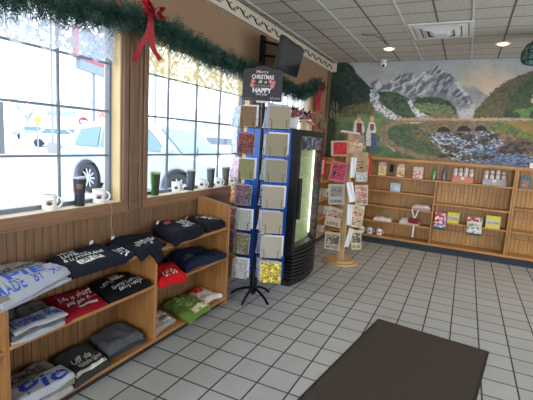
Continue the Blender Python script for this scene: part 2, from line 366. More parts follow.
# ------------------------------------------------------------------ painted mural on the back wall
def inpoly(X, Y, poly):
    r = np.zeros(X.shape, bool); n = len(poly)
    for i in range(n):
        x1, y1 = poly[i]; x2, y2 = poly[(i+1)%n]
        if y1 == y2: continue
        c = ((y1 > Y) != (y2 > Y)) & (X < (x2-x1)*(Y-y1)/(y2-y1)+x1); r ^= c
    return r
def mural_paint(X, Y):
    col = np.zeros(X.shape+(3,)); A = np.array
    n1 = fbm(X/9, Y/6, 1); n2 = fbm(X/2.6, Y/2.0, 9); n3 = fbm(X/1.3, Y/1.1, 21, 3); n4 = fbm(X/3.4+Y/3.0, Y/8-X/10, 31); n5 = fbm(X/2.4+Y/5, Y/.9-X/6, 41, 3)
    t = np.clip((Y-58)/45, 0, 1)[..., None]
    col[:] = A((160,168,172))*(1-t)+A((196,184,170))*t
    d = np.exp(-(((X-490)/26)**2+((Y-84)/16)**2))[..., None]; col[:] = col*(1-.75*d)+A((226,192,158))*.75*d
    col += (n1[..., None]-.5)*26
    jx = X+(n2-.5)*5; jy = Y+(n2-.5)*5; jx3 = X+(n3-.5)*3; jy3 = Y+(n3-.5)*3
    def put(poly, c1, c2, nz, a=1., x=jx3, y=jy3, lo=.3, hi=.7):
        k = inpoly(x, y, poly); f = np.clip((nz-lo)/(hi-lo), 0, 1)[..., None]
        c = A(c1)*(1-f)+A(c2)*f; col[k] = (col*(1-a)+c*a)[k]
    put([(440,112),(458,84),(470,89),(473,85),(480,91),(487,96),(484,112),(474,120)], (138,140,146), (168,166,164), n2)
    put([(366,98),(370,84),(377,79),(385,85),(395,77),(405,73),(411,72),(417,76),(425,72),(432,69),(437,65),(442,70),(447,71),(451,74),(460,84),(470,96),(476,108),(462,114),(366,112)],
        (104,110,122), (206,204,200), n4, lo=.42, hi=.62)
    put([(425,100),(437,68),(444,78),(452,80),(466,98),(470,108),(450,110)], (84,92,108), (166,166,170), n4, a=.8, lo=.42, hi=.66)
    put([(395,108),(430,90),(455,96),(476,110),(460,116)], (132,136,140), (160,160,156), n2, a=.6)
    put([(459,110),(475,106),(473,121),(457,121)], (158,162,172), (190,192,200), n2)
    # dark wooded hill at left
    put([(300,50),(346,61),(352,66),(358,75),(365,82),(372,89),(377,94),(380,104),(366,116),(300,122)], (18,38,34), (48,74,56), n2)
    put([(300,90),(338,84),(352,94),(352,106),(300,110)], (14,30,27), (28,46,38), n1, a=.7)
    put([(376,92),(386,91),(398,93),(408,98),(413,102),(417,97),(430,97),(441,98),(450,102),(456,109),(458,120),(376,122)], (34,58,40), (76,98,68), n2)
    put([(414,104),(430,103),(450,106),(455,112),(450,116),(420,112)], (84,116,70), (140,154,112), n3, a=.9)
    put([(425,118),(432,113),(458,115),(459,121),(425,121)], (118,100,74), (146,124,94), n2)
    put([(300,118),(340,114),(376,110),(400,119),(392,124),(380,140),(395,152),(400,166),(300,166)], (66,96,66), (110,136,92), n1)
    put([(300,112),(335,112),(336,150),(300,168)], (34,52,42), (62,82,62), n2, a=.8)
    put([(340,116),(343,107),(352,105),(373,102),(375,109),(372,113),(358,114),(356,117)], (72,76,52), (112,104,72), n3)
    for bx in (331.5, 334, 337): put([(bx-.6,118),(bx-.3,102),(bx+.4,102),(bx+.4,118)], (150,140,120), (176,168,150), n2)
    W1, W2 = (120,130,150), (214,218,224)
    put([(371,89),(377,91),(380,96),(378,101),(385,107),(394,113),(403,118),(401,121),(389,119),(378,112),(371,103),(370,96)], W1, W2, n3, lo=.42, hi=.55)
    put([(407,99),(412,101),(415,107),(421,112),(433,118),(424,120),(416,117),(411,109)], W1, W2, n3, lo=.4, hi=.5)
    # right hill and fields
    put([(472,121),(475,111),(485,99),(495,89),(508,80),(520,75),(533,71),(580,60),(900,52),(1500,60),(1500,140),(472,121)], (78,76,54), (102,98,72), n2)
    put([(500,119),(512,96),(530,76),(600,64),(1500,64),(1500,130),(500,121)], (44,66,40), (72,90,52), n2, a=.85)
    put([(506,119),(515,110),(533,107),(1500,104),(1500,124),(506,121)], (84,120,62), (108,142,76), n1)
    for ex_, ey_, er, eh in ((509,115,5,4.5),(516,116,5,3.5),(533,115,4,4),(547,112,6,6)):
        k = (((jx-ex_)/er)**2+((jy-ey_)/eh)**2) < 1; col[k] = (A((30,52,36))+(n3[..., None]*30))[k]
    put([(531,103),(534,94),(542,92),(545,104)], (196,184,170), (210,200,190), n2)
    # stream, rocks, bank
    put([(380,126),(392,124),(425,123),(430,134),(440,150),(455,166),(420,158),(398,148),(384,138)], (54,78,58), (92,108,82), n5)
    put([(405,132),(425,128),(435,140),(448,152),(430,148)], (70,84,58), (128,112,84), n2, a=.8)
    put([(470,121),(1500,121),(1500,170),(500,158),(488,132)], (78,100,50), (120,132,70), n2)
    put([(505,122),(533,123),(1500,126),(1500,142),(530,134)], (150,116,62), (176,140,84), n1, a=.8)
    put([(490,130),(502,132),(533,141),(1500,158),(1500,180),(533,162),(500,150)], (92,80,66), (158,126,98), n2)
    put([(427,133),(492,131),(502,142),(512,151),(533,157),(1500,210),(1500,260),(533,172),(480,170),(458,160),(442,150),(432,142)], (54,70,98), (192,200,210), n5, lo=.38, hi=.66)
    put([(470,150),(500,148),(533,160),(1500,215),(1500,260),(533,172),(480,168)], (50,72,110), (124,144,174), n5, a=.8)
    for cx_, cy_, a_, b_ in ((468,137,8,3),(458,133,6,2),(447,147,6,2.6),(455,150,6,2.8),(484,141,7,3.4),(492,136,7,2.6),(470,147,6,2),(487,157,8,2.6),(511,149,13,4),(520,144,14,3),(505,152,10,2.6),(530,150,16,4),(475,157,4,1.6),(446,156,8,3),(560,158,18,5),(466,158,5,2)):
        k = (((jx-cx_)/a_)**2+((jy-cy_)/b_)**2) < 1; f = np.clip((n2-.35)/.3,0,1)[..., None]; col[k] = (A((44,42,44))*(1-f)+A((108,92,78))*f)[k]
    put([(395,150),(420,154),(450,159),(478,164),(480,172),(395,170)], (62,84,52), (98,116,74), n2, y=jy)
    # road and bridge
    R1, R2 = (116,106,82), (146,132,104)
    put([(1500,118),(1500,124),(412,122.5),(396,124.5),(387,130),(388,138),(399,146),(420,153),(450,159.5),(472,164),(470,167),(445,164.5),(416,158.5),(396,151),(383,142.5),(379,134),(380,127),(390,121),(410,118.5)], R1, R2, n2)
    put([(424,121),(494,121),(490,128),(486,132),(428,134),(418,128)], (104,92,74), (136,120,96), n3)
    put([(396,118.2),(533,118),(1500,118),(1500,120.2),(396,120.6)], (166,150,122), (184,168,140), n2)
    for cx_, w_, h_, y0 in ((443.5,6.8,5.2,132),(464,6.8,5.8,131.4),(481,6,5.6,131)):
        k = (((X-cx_)/w_)**2+((Y-y0)/h_)**2 < 1) & (Y < y0); col[k] = (A((28,28,34))+n3[..., None]*14)[k]
    # two women in folk dress
    put([(355,121),(357,119.5),(361,119.5),(363.5,123),(365,131),(362,136),(355,136),(353,130)], (206,198,188), (226,220,212), n2, x=X, y=Y)
    put([(356.5,123),(362,123),(362,131),(363,137),(355,137),(357,131)], (104,52,48), (130,70,62), n2, x=X, y=Y)
    put([(354,135),(364,135),(366,150),(353,150)], (150,140,140), (176,160,156), n2, x=X, y=Y)
    put([(366,135),(368,127),(369.5,122),(374.5,122),(376,128),(376,135),(373,138),(370,136),(366,140)], (210,204,196), (228,222,216), n2, x=X, y=Y)
    put([(370.5,124),(374,124),(374,130),(370,131)], (96,62,50), (118,80,64), n2, x=X, y=Y)
    put([(371,133),(376,133),(378,152),(369,152)], (66,86,124), (86,104,140), n2, x=X, y=Y)
    put([(367,133),(371,132),(371,146),(366,146)], (196,196,200), (214,212,212), n2, x=X, y=Y)
    for hx, hy in ((359.2,119.6),(372,118.8)):
        k = ((X-hx)/2.1)**2+((Y-hy)/3.)**2 < 1; col[k] = A((196,160,104)); k = ((X-hx)/1.3)**2+((Y-hy-.6)/1.7)**2 < 1; col[k] = A((214,170,146))
    col *= .93*(.95+.1*n3[..., None])
    return np.clip(col, 0, 255)
gx_ = np.concatenate([np.arange(-2.17, .80, .0078), np.arange(.80, 3.6, .03)]); gz_ = np.arange(1.30, 2.842, .0078)
PX, PZ = np.meshgrid(gx_, gz_); nx, nz = len(gx_), len(gz_)
rel = np.stack([PX, np.full_like(PX, YB), PZ-HC], -1)
def dt(v): return rel @ np.array(v)
dpt = dt(_f); IX = 266.5+FPX*dt(_r)/dpt; IY = 200-FPX*dt(_u)/dpt
colr = mural_paint(IX, IY)/255.; colr = np.where(colr <= .04045, colr/12.92, ((colr+.055)/1.055)**2.4)
me = bpy.data.meshes.new('mural')
vs = np.stack([PX, np.full_like(PX, YB-.004), PZ], -1).reshape(-1,3).tolist()
fs = [(j*nx+i, j*nx+i+1, (j+1)*nx+i+1, (j+1)*nx+i) for j in range(nz-1) for i in range(nx-1)]
n0 = len(vs); x0, x1, z0, z1 = gx_[0], gx_[-1], gz_[0], gz_[-1]
vs += [(x0,YB+.02,z0),(x1,YB+.02,z0),(x1,YB+.02,z1),(x0,YB+.02,z1)]
fs += [(n0,n0+3,n0+2,n0+1)]
me.from_pydata(vs, [], fs); ca = me.color_attributes.new('paint','FLOAT_COLOR','POINT')
arr = np.ones((len(vs),4)); arr[:n0,:3] = colr.reshape(-1,3); ca.data.foreach_set('color', arr.ravel())
m, nt, b = nodes('mural paint'); at_ = nt.nodes.new('ShaderNodeAttribute'); at_.attribute_name = 'paint'
nt.links.new(at_.outputs['Color'], b.inputs['Base Color']); b.inputs['Roughness'].default_value = .6
me.materials.append(m); mu = bpy.data.objects.new('mural', me); C.objects.link(mu)
tag(mu, 'large wall painting of a mountain valley with stone bridge, river and two women', 'mural')
# ================================================================== BOOKCASES
YFB = 6.42
bc = thing('bookcase', (.85, 6.56, 0), 'long low oak bookcase with beadboard back under the painted mural', 'bookcase')
KICK = pm('dark kick board', (40,48,58), .6)
zrow = {0:(.612,.85,.374), 1:(.745,.482), 2:(1.02,.745,.482)}
XB = [-1.95, -.36, .632, 1.64, 2.65]; XE = 3.5
mk('back_panel', bead(MB(), XB[0], XE, .10, 1.335, 6.672, .052, 1, sgn=-1, depth=-.006), BEADM, bc)
mk('top_board', MB().box(XB[0]-.01, XE, YFB-.012, 6.695, 1.335, 1.360), OAK_X, bc, bev=.003)
mk('base_board', MB().box(XB[0], XE, YFB, 6.69, .105, .137), OAK_X, bc, bev=.002)
mk('kick_board', MB().box(XB[0], XE, YFB+.05, YFB+.07, 0, .105), KICK, bc)
mk('top_rail', MB().box(XB[0], XE, YFB, YFB+.02, 1.318, 1.336), OAK_X, bc)
def sh(x0, x1, z, t=.022): mk('shelf', MB().box(x0, x1, YFB+.004, 6.668, z-t, z), OAK_X, bc, bev=.002)
sh(XB[0]+.02, XB[2]-.012, 1.083)
for x in (XB[1],): mk('divider', MB().box(x-.011, x+.011, YFB, 6.668, .137, 1.061), OAK_Z, bc, bev=.002)
for x in (XB[2], XB[3], XB[4]):
    mk('divider', MB().box(x-.025, x-.002, YFB-.002, 6.668, .137, 1.335), OAK_Z, bc, bev=.002)
    mk('divider', MB().box(x+.002, x+.025, YFB-.002, 6.668, .137, 1.335), OAK_Z, bc, bev=.002)
mk('side_panel', MB().box(XB[0]-.02, XB[0], YFB, 6.69, 0, 1.335), OAK_Z, bc); mk('side_panel', MB().box(XE, XE+.02, YFB, 6.69, 0, 1.335), OAK_Z, bc)
for z in (.85,.612,.374): sh(XB[0], XB[1]-.011, z)
for z in (.745,.482): sh(XB[1]+.011, XB[2]-.025, z)
for k in (2,3,4):
    x1 = (XB+[XE])[k+1]-.025 if k < 4 else XE
    for z in (1.075,.80,.482): sh(XB[k]+.025, x1, z)
cl = MB()
for (x0, x1, z) in ((XB[1]+.02,XB[2]-.03,.92),(XB[1]+.02,XB[2]-.03,.60),(XB[1]+.02,XB[2]-.03,.33),(XB[2]+.03,XB[3]-.03,.64),(XB[2]+.03,XB[3]-.03,.33)):
    cl.box(x0, x1, 6.652, 6.668, z-.005, z+.005)
mk('back_cleat', cl, OAK_X, bc)
# corner shelf on the left wall past the cooler
cs = thing('corner_shelf', (-2.0, 5.85, 0), 'oak shelf unit in the corner between the drinks cooler and the mural', 'shelf unit')
mk('side_panel', MB().box(-2.145, -1.90, 4.98, 5.00, 0, 1.30), OAK_Z, cs); mk('side_panel', MB().box(-2.145, -1.90, 6.385, 6.405, 0, 1.30), OAK_Z, cs)
mk('back_panel', MB().box(-2.148, -2.14, 5.0, 6.385, .1, 1.3), BEADM, cs)
for z in (.12,.40,.68,.96,1.24): mk('shelf', MB().box(-2.14, -1.885, 5.0, 6.385, z-.02, z), OAK_Y, cs)
mk('kick_board', MB().box(-2.1, -1.93, 5.0, 6.385, 0, .1), KICK, cs)
# ------------------------------------------------------------------ shelf unit under the windows (left)
XF = -1.80; YE = 3.03
OAK_KEEP = (OAK_Y, OAK_Z); OAK_Y = wood('shaded oak shelf y', (128,86,46), (168,118,68), 1); OAK_Z = wood('shaded oak shelf z', (128,86,46), (168,118,68), 2)  # darker copies of the bookcase oak; this shelf's shade put into the colour
su = thing('display_shelf', (-1.97, 1.6, 0), 'long low oak display shelf holding folded shirts beneath the windows', 'display shelf')
mk('top_board', MB().box(-2.14, XF, -.2, YE-.018, .730, .752), OAK_Y, su, bev=.003)
mk('bottom_board', MB().box(-2.14, XF, -.2, YE-.018, .082, .104), OAK_Y, su, bev=.003)
mk('kick_board', MB().box(-2.10, XF-.07, -.2, YE-.02, 0, .082), pm('dark kick left', (26,26,30), .7), su)
ep = [(-2.14,YE,0.02),(XF,YE,0.02),(XF,YE,.94),(-2.07,YE,.985),(-2.14,YE,.985)]
mk('side_panel', MB().prism(ep, (0,-.018,0)), OAK_Z, su, bev=.002)
for y in (2.085, 1.075): mk('divider', MB().box(-2.14, XF-.002, y-.012, y+.012, .104, .730), OAK_Z, su, bev=.002)
mk('back_panel', bead(MB(), -.2, YE-.018, .104, .730, -2.135, .052, 0), wood('shelf back boards', (98,68,40), (128,92,56), 2), su)
for (a, b2, z) in ((2.097, YE-.018, .482), (1.087, 2.073, .505), (-.2, 1.063, .49)):
    mk('shelf', MB().box(-2.132, XF, a, b2, z-.02, z), OAK_Y, su, bev=.002)
OAK_Y, OAK_Z = OAK_KEEP
# ================================================================== FOLDED SHIRTS
class Shirt:
    def __init__(s, P, z, th, seed, lumps=(), edge=None, amp=.006, droop=0):
        s.P = [Vector((*p,0)) for p in P]; s.z = z; s.th = th; s.seed = seed; s.l = lumps; s.amp = amp; s.edge = edge; s.droop = droop
    def xy(s, u, v):
        a, b, c, d = s.P                   # back-left, back-right, front-right, front-left
        p = a*(1-u)*(1-v)+b*u*(1-v)+c*u*v+d*(1-u)*v
        e = s.amp*1.6
        p = p+Vector((e*(float(vnoise(u*3.1+7, s.seed+.5))-.5)*v*2, e*(float(vnoise(v*3.3, s.seed+9.5))-.5)*2, 0))
        return p
    def top(s, u, v, off=0.):
        p = s.xy(u, v)
        eu = 1-abs(2*u-1)**9; ev = 1-abs(2*v-1)**9
        h = s.th*(.55+.45*max(0,eu)*max(0,ev))
        h += s.amp*2.0*(float(fbm(u*4, v*4, s.seed))-.5)*min(1, 6*min(u,1-u)+.2)
        h += s.amp*1.1*(float(vnoise(u*9+v*3, v*7-u*2, s.seed+4))-.5)
        for (cu, cv, su_, sv_, hh) in s.l: h += hh*math.exp(-((u-cu)/su_)**2-((v-cv)/sv_)**2)
        z = s.z+max(h, .006)+off
        if s.edge is not None and p.x > s.edge:
            ov = p.x-s.edge; z -= s.droop*ov
        return Vector((p.x, p.y, z))
    def mesh(s, nu=36, nv=26, rings=7):
        mb = MB(); vs = [s.top(i/nu, j/nv) for j in range(nv+1) for i in range(nu+1)]
        W = nu+1; border = [i for i in range(W)]+[j*W+nu for j in range(1,nv+1)]+[nv*W+i for i in range(nu-1,-1,-1)]+[j*W for j in range(nv-1,0,-1)]
        fs = [(j*W+i, (j+1)*W+i, (j+1)*W+i+1, j*W+i+1) for j in range(nv) for i in range(nu)]
        cen = sum((vs[i] for i in border), Vector())/len(border); prev = border; n = len(border)
        for k in range(1, rings+1):
            t = k/rings; cur = []
            for bi in border:
                q = vs[bi]; o = Vector((q.x-cen.x, q.y-cen.y, 0)).normalized()
                bot = s.z-(s.droop*max(0, q.x-s.edge)+.004 if s.edge is not None and q.x > s.edge else 0)
                bulge = .004*abs(math.sin(t*PI*max(1,round(s.th/.012))))
                cur.append(len(vs)); vs.append(Vector((q.x, q.y, q.z*(1-t)+(bot)*t))+o*bulge*(1 if k < rings else 0))
            fs += [(prev[i], prev[(i+1)%n], cur[(i+1)%n], cur[i]) for i in range(n)]; prev = cur
        fs.append(tuple(prev)); mb.add(vs, fs); return mb
def fabric(name, rgb, var=.12): return pm('cotton '+name, rgb, .85, spec=.15, bump=.35, bscale=180, var=var, vscale=14)
def add_print(root, sh_, parts):
    """parts: (text, u0, v_top, u1, v_bottom, colour, opts)"""
    for (txt, u0, v0, u1, v1, rgb, o) in parts:
        mb = MB(); bar = o.get('bar'); mat = pm('ink %d %d %d' % rgb, rgb, .8, spec=.2)
        if bar:                            # printed bar, or box outline
            mb.grid(lambda a, c: sh_.top(u0+(u1-u0)*a, v1+(v0-v1)*c, .0014), 10, 3)
        else:
            text_on(txt, lambda a, c: sh_.top(u0+(u1-u0)*a+o.get('sk',0)*(c-.5), v1+(v0-v1)*c+o.get('rise',0)*(a-.5), .0022 if not o.get('hi') else .003), mb, font_shear=o.get('shear',0), bold=o.get('bold',.03), spacing=o.get('sp',.85))
        mk('print', mb, mat, root, label=o.get('label'))
def shirt(name, label, P, z, th, rgb, seed, prints=(), lumps=(), under=None, edge=XF, droop=.6, amp=.011, tagpos=None, collar=None, group='folded shirts on the display shelf', cat='shirt'):
    cx = sum(p[0] for p in P)/4; cy = sum(p[1] for p in P)/4
    r = thing(name, (cx, cy, z), label, cat, group)
    zz = z
    if under:                              # lower fold of another colour showing at the front
        urgb, uth, upr, grow = under
        P2 = [(p[0]+(p[0]-cx)*grow, p[1]+(p[1]-cy)*grow) for p in P]
        P2 = [(min(max(p[0],-2.115), p[0]), p[1]) if p[0] < -2.1 else p for p in P2]
        s0 = Shirt(P2, zz, uth, seed+50, (), edge, amp, droop); mk('folded_front', s0.mesh(), fabric('%d %d %d' % urgb, urgb), r, True)
        add_print(r, s0, upr); zz += uth*.93
    s1 = Shirt(P, zz, th, seed, lumps, edge, amp, droop)
    mk('body', s1.mesh(), fabric('%d %d %d' % rgb, rgb), r, True)
    add_print(r, s1, prints)
    if collar:
        u, v, ru, rv, crgb = collar
        pts = [s1.top(u+ru*math.cos(a), v+rv*math.sin(a), .003) for a in np.linspace(0, 2*PI, 22)]
        mk('collar', MB().tube(pts, .005, 6), fabric('collar %d %d %d' % crgb, crgb), r, True)
    if tagpos:
        u, v = tagpos; p = s1.top(u, v, .002)
        mk('size_tag', MB().obox(p+Vector((0,0,.014)), (.003,0,.012), (0,.012,.002), (.001,0,0)), pm('paper tag', (226,220,214), .8), r)
    return r
def on_shelf(z, *px): return [tuple(at(x, y, 2, z)[:2]) for x, y in px]
def quad(y0, y1, x0, x1, skew=0, sk2=0): return [(x0, y0+skew), (x0, y1+skew), (x1+sk2, y1), (x1, y0)]
BLUE = (44,84,176); NAVYI = (30,38,66); WI = (228,228,226); PK = (178,70,104)
ZT1 = .752
shirt('folded_shirt', 'white and grey shirt with blue pie lettering at the left end of the top shelf', [(-2.1,1.04),(-2.1,1.42),(-1.78,1.38),(-1.72,0.98)], ZT1, .036, (128,124,116), 1,
      [('NORSKE  NOOK', .10,.30,.92,.42, NAVYI, dict(rise=-.02))], [(.35,.08,.3,.15,.018)],
      under=((160,164,174), .02, (), .05), droop=.25)
sA = Shirt([(-1.95,0.99),(-1.93,1.4),(-1.77,1.385),(-1.7,1)], ZT1+.050, .012, 2, (), XF, .005, .6)
# white printed front panel of that shirt
_r1 = [o for o in C.objects if o.name.startswith('folded_shirt')][0]
mk('front_panel', sA.mesh(), fabric('white a', (160,164,174)), _r1, True)
add_print(_r1, sA, [('PIE', .28,.06,.86,.50, BLUE, dict(bold=.018,shear=.25)), ('MADE   BY   MA', .05,.58,.96,.86, (60,90,170), dict(bold=.01))])
shirt('folded_shirt', 'black shirt lettered LEFSE LUTEFISK & LUTHERANS UFF DA on the top shelf', [(-2.1,1.49),(-2.1,1.87),(-1.78,1.77),(-1.78,1.39)], ZT1, .042, (26,29,38), 3,
      [('LEFSE', .12,.10,.42,.22, WI, dict(bold=.012)), ('LUTEFISK', .12,.27,.60,.40, WI, dict(bold=.012)), ('& LUTHERANS', .10,.45,.82,.58, WI, dict(bold=.012)), ('', .26,.64,.70,.84, WI, dict(bar=1)), ('UFF DA', .30,.665,.66,.815, (20,21,26), dict(hi=1,bold=.018))],
      [(.8,.05,.2,.15,.02)], droop=.2, tagpos=(.78,.10))
shirt('folded_shirt', 'navy shirt with white lettering and pink tag, between two black shirts, top shelf', [(-2.06,1.82),(-2.06,1.96),(-1.81,1.9),(-1.77,1.75)], ZT1, .03, (26,30,48), 4,
      [('UFF\nDA', .25,.45,.9,.96, WI, dict(bold=.018)), ('', .06,.30,.22,.50, PK, dict(bar=1))], (), droop=.4)
shirt('folded_shirt', 'black shirt with slanted white lettering, its sleeve hanging over the top shelf edge', [(-2.11,1.94),(-2.11,2.32),(-1.81,2.2),(-1.775,1.9)], ZT1, .034, (22,25,34), 5,
      [('YOU BETCHA\nDONTCHA KNOW\nUFF DA', .20,.50,.84,.84, WI, dict(bold=.018,shear=.2,rise=-.05))], [(.3,.1,.3,.2,.02),(.9,.3,.15,.3,.015)], droop=.8, tagpos=(.1,.08))
shirt('folded_shirt', 'thick high folded black shirt with white print and small pink emblem', [(-2.1,2.38),(-2.1,2.74),(-1.8,2.64),(-1.78,2.23)], ZT1, .085, (22,24,34), 6,
      [('NORSKE\nUFF DA\nSINCE 1973', .50,.25,.98,.78, WI, dict(bold=.018,rise=-.06)), ('', .24,.16,.42,.30, PK, dict(bar=1))], [(.25,.0,.2,.15,.035)], droop=.3, tagpos=(.08,.12), amp=.008)
shirt('folded_shirt', 'black shirt with pink emblem and white lettering against the shelf end panel', [(-2.1,2.78),(-2.1,2.99),(-1.82,2.98),(-1.81,2.68)], ZT1, .076, (22,24,34), 7,
      [('OH FOR\nCUTE', .50,.30,.95,.85, WI, dict(bold=.018)), ('', .30,.22,.52,.38, PK, dict(bar=1))], [(.2,.1,.2,.2,.012)], droop=.3, amp=.008, tagpos=(.04,.03))
zA = .505
shirt('folded_shirt', 'grey shirt with white front and blue script on the middle shelf, left bay', [(-2.09,1.14),(-2.09,1.44),(-1.8,1.38),(-1.8,1.1)], zA, .030, (92,92,92), 8,
      (), [(.4,.1,.4,.2,.02)], under=((158,162,172), .024, (('Pie', .2,.45,.9,.95, BLUE, dict(bold=.018)),), .03), collar=(.55,.35,.14,.12,(70,72,74)), droop=0)
_r2 = thing_last = [o for o in C.objects if o.name.startswith('folded_shirt')][-1]
sB = Shirt([(-1.93,1.12),(-1.93,1.4),(-1.8,1.385),(-1.795,1.11)], zA+.05, .012, 12, (), XF, .004, .6)
def last_root():
    return [o for o in bpy.data.objects if o.type == 'EMPTY' and 'label' in o][-1]
_roots = {o['label']: o for o in C.objects if o.type == 'EMPTY' and 'label' in o}
_r2 = _roots['grey shirt with white front and blue script on the middle shelf, left bay']
mk('front_panel', sB.mesh(), fabric('white b', (160,162,170)), _r2, True)
add_print(_r2, sB, [('Norske  Pie', .05,.1,.95,.85, BLUE, dict(bold=.018,shear=.2))])
shirt('folded_shirt', 'dark red shirt with white handwriting on the middle shelf, left bay', [(-2.1,1.48),(-2.1,1.77),(-1.8,1.67),(-1.8,1.39)], zA, .034, (134,16,32), 9,
      [('Life is short', .12,.22,.92,.46, WI, dict(shear=.35,bold=.012,rise=-.05)), ('eat pie first', .22,.50,.98,.74, WI, dict(shear=.35,bold=.012,rise=-.05)), ('', .42,.80,.86,.88, (206,190,178), dict(bar=1))],
      [(.1,.1,.2,.2,.01)], droop=0)
shirt('folded_shirt', 'black shirt with UFF DA box and white script beside the red shirt, middle shelf', [(-2.1,1.79),(-2.1,2.06),(-1.8,2.05),(-1.8,1.69)], zA, .052, (14,15,20), 10,
      [('LEFSE', .05,.38,.40,.50, (170,170,168), dict(bold=.01,rise=-.05)), ('', .38,.18,.72,.40, (205,205,200), dict(bar=1)), ('UFF DA', .41,.21,.69,.37, (14,15,20), dict(hi=1,bold=.01)),
       ('Special Lutheran\nfamily recipe', .20,.62,.98,.97, WI, dict(shear=.3,bold=.005,rise=-.04))], (), droop=0)
zB = .482
shirt('folded_shirt', 'bright red crumpled shirt with white lettering in the right bay of the middle shelf', [(-2.07,2.2),(-2.04,2.52),(-1.78,2.37),(-1.78,2.11)], zB, .05, (186,20,26), 11,
      [('NOOK', .05,.05,.30,.35, WI, dict(bold=.02)), ('Uff Da', .30,.66,.75,.92, WI, dict(shear=.3,bold=.01))], [(.55,.45,.22,.2,.022),(.25,.2,.2,.2,.02)], droop=.8, amp=.016)
shirt('folded_shirt', 'dark navy shirt spread out in the right bay of the middle shelf', [(-2.11,2.54),(-2.11,2.99),(-1.82,2.97),(-1.82,2.44)], zB, .062, (24,34,58), 12,
      [('NORSK', .12,.50,.40,.72, (110,110,104), dict(bold=.01))], [(.4,.1,.2,.2,.03),(.75,.3,.2,.2,.015)], droop=0, amp=.016)
zC = .104
shirt('folded_shirt', 'white shirt with large blue lettering on the bottom shelf, left bay', [(-2.06,1.15),(-2.09,1.46),(-1.8,1.42),(-1.8,1.11)], zC+.0, .05, (120,114,100), 13,
      [('NORSKE', .1,.18,.8,.40, NAVYI, dict(bold=.01))], (), under=((158,158,160), .045, (('Pie', .3,.72,.9,.98, BLUE, dict(bold=.018)),), .03), droop=.1)
_roots = {o['label']: o for o in C.objects if o.type == 'EMPTY' and 'label' in o}
_r3 = _roots['white shirt with large blue lettering on the bottom shelf, left bay']
sC = Shirt([(-1.94,1.12),(-1.93,1.44),(-1.79,1.425),(-1.785,1.11)], zC+.088, .014, 14, (), XF, .005, 1.8)
mk('front_panel', sC.mesh(), fabric('white b', (160,162,170)), _r3, True)
add_print(_r3, sC, [('Pie', .12,.1,.95,.92, (30,60,150), dict(bold=.018,shear=.2))])
shirt('folded_shirt', 'charcoal shirt with white script and a white band, bottom shelf beside the white one', [(-2.1,1.49),(-2.1,1.76),(-1.8,1.7),(-1.8,1.44)], zC, .05, (52,52,54), 15,
      [('Uff da', .25,.40,.75,.60, (190,190,188), dict(shear=.3,bold=.015)), ('Norske Nook', .30,.62,.95,.78, (190,190,188), dict(shear=.3,bold=.015)), ('', .08,.86,.95,.95, (214,210,200), dict(bar=1))],
      [(.5,.05,.4,.2,.02)], droop=0, amp=.009)
shirt('folded_shirt', 'grey shirt folded thick over a printed one at the right of the left bottom bay', [(-2.1,1.8),(-2.1,2.06),(-1.85,2.02),(-1.86,1.73)], zC, .055, (78,80,84), 16,
      (), [(.6,.3,.3,.3,.016)], under=((52,56,62), .03, (('Wisconsin', .1,.80,.95,.95, (190,190,190), dict(bold=.02)),), .10), droop=0, amp=.009)
shirt('folded_shirt', 'small grey and white patterned shirt in the left corner of the right bottom bay', [(-2.06,2.12),(-2.06,2.44),(-1.86,2.38),(-1.83,2.11)], zC, .04, (150,142,134), 17,
      [('Norske\nNook', .1,.2,.95,.9, (214,210,206), dict(bold=.018))], [(.3,.3,.3,.3,.02)], droop=0, amp=.012)
shirt('folded_shirt', 'green shirt with pale lettering on the bottom shelf, right bay', [(-2.1,2.5),(-2.1,2.8),(-1.78,2.73),(-1.765,2.42)], zC, .055, (98,124,58), 18,
      [('NORSKE\nNOOK', .25,.30,.9,.70, (176,190,130), dict(bold=.01)), ('', .30,.80,.98,.97, (204,204,160), dict(bar=1))], [(.35,.2,.2,.2,.025)], droop=.3, amp=.014, collar=(.32,.3,.12,.12,(80,110,44)))
shirt('folded_shirt', 'white shirt with red trim against the end panel on the bottom shelf', [(-2.07,2.82),(-2.07,2.99),(-1.84,2.99),(-1.86,2.75)], zC, .045, (206,196,184), 19,
      [('', .1,.12,.75,.34, (176,24,36), dict(bar=1))], [(.5,.1,.3,.15,.02)], droop=0, amp=.014, collar=(.45,.25,.2,.14,(176,24,36)))
_roots = {o['label']: o for o in C.objects if o.type == 'EMPTY' and 'label' in o}
_r5 = [o for l, o in _roots.items() if l.startswith('black shirt with slanted')][0]
mk('sleeve', Shirt([(-1.90,1.99),(-1.90,2.14),(-1.755,2.10),(-1.755,2.02)], ZT1+.012, .026, 77, (), XF, .01, 1.7).mesh(16,14,4), fabric('22 25 34', (22,25,34)), _r5, True)
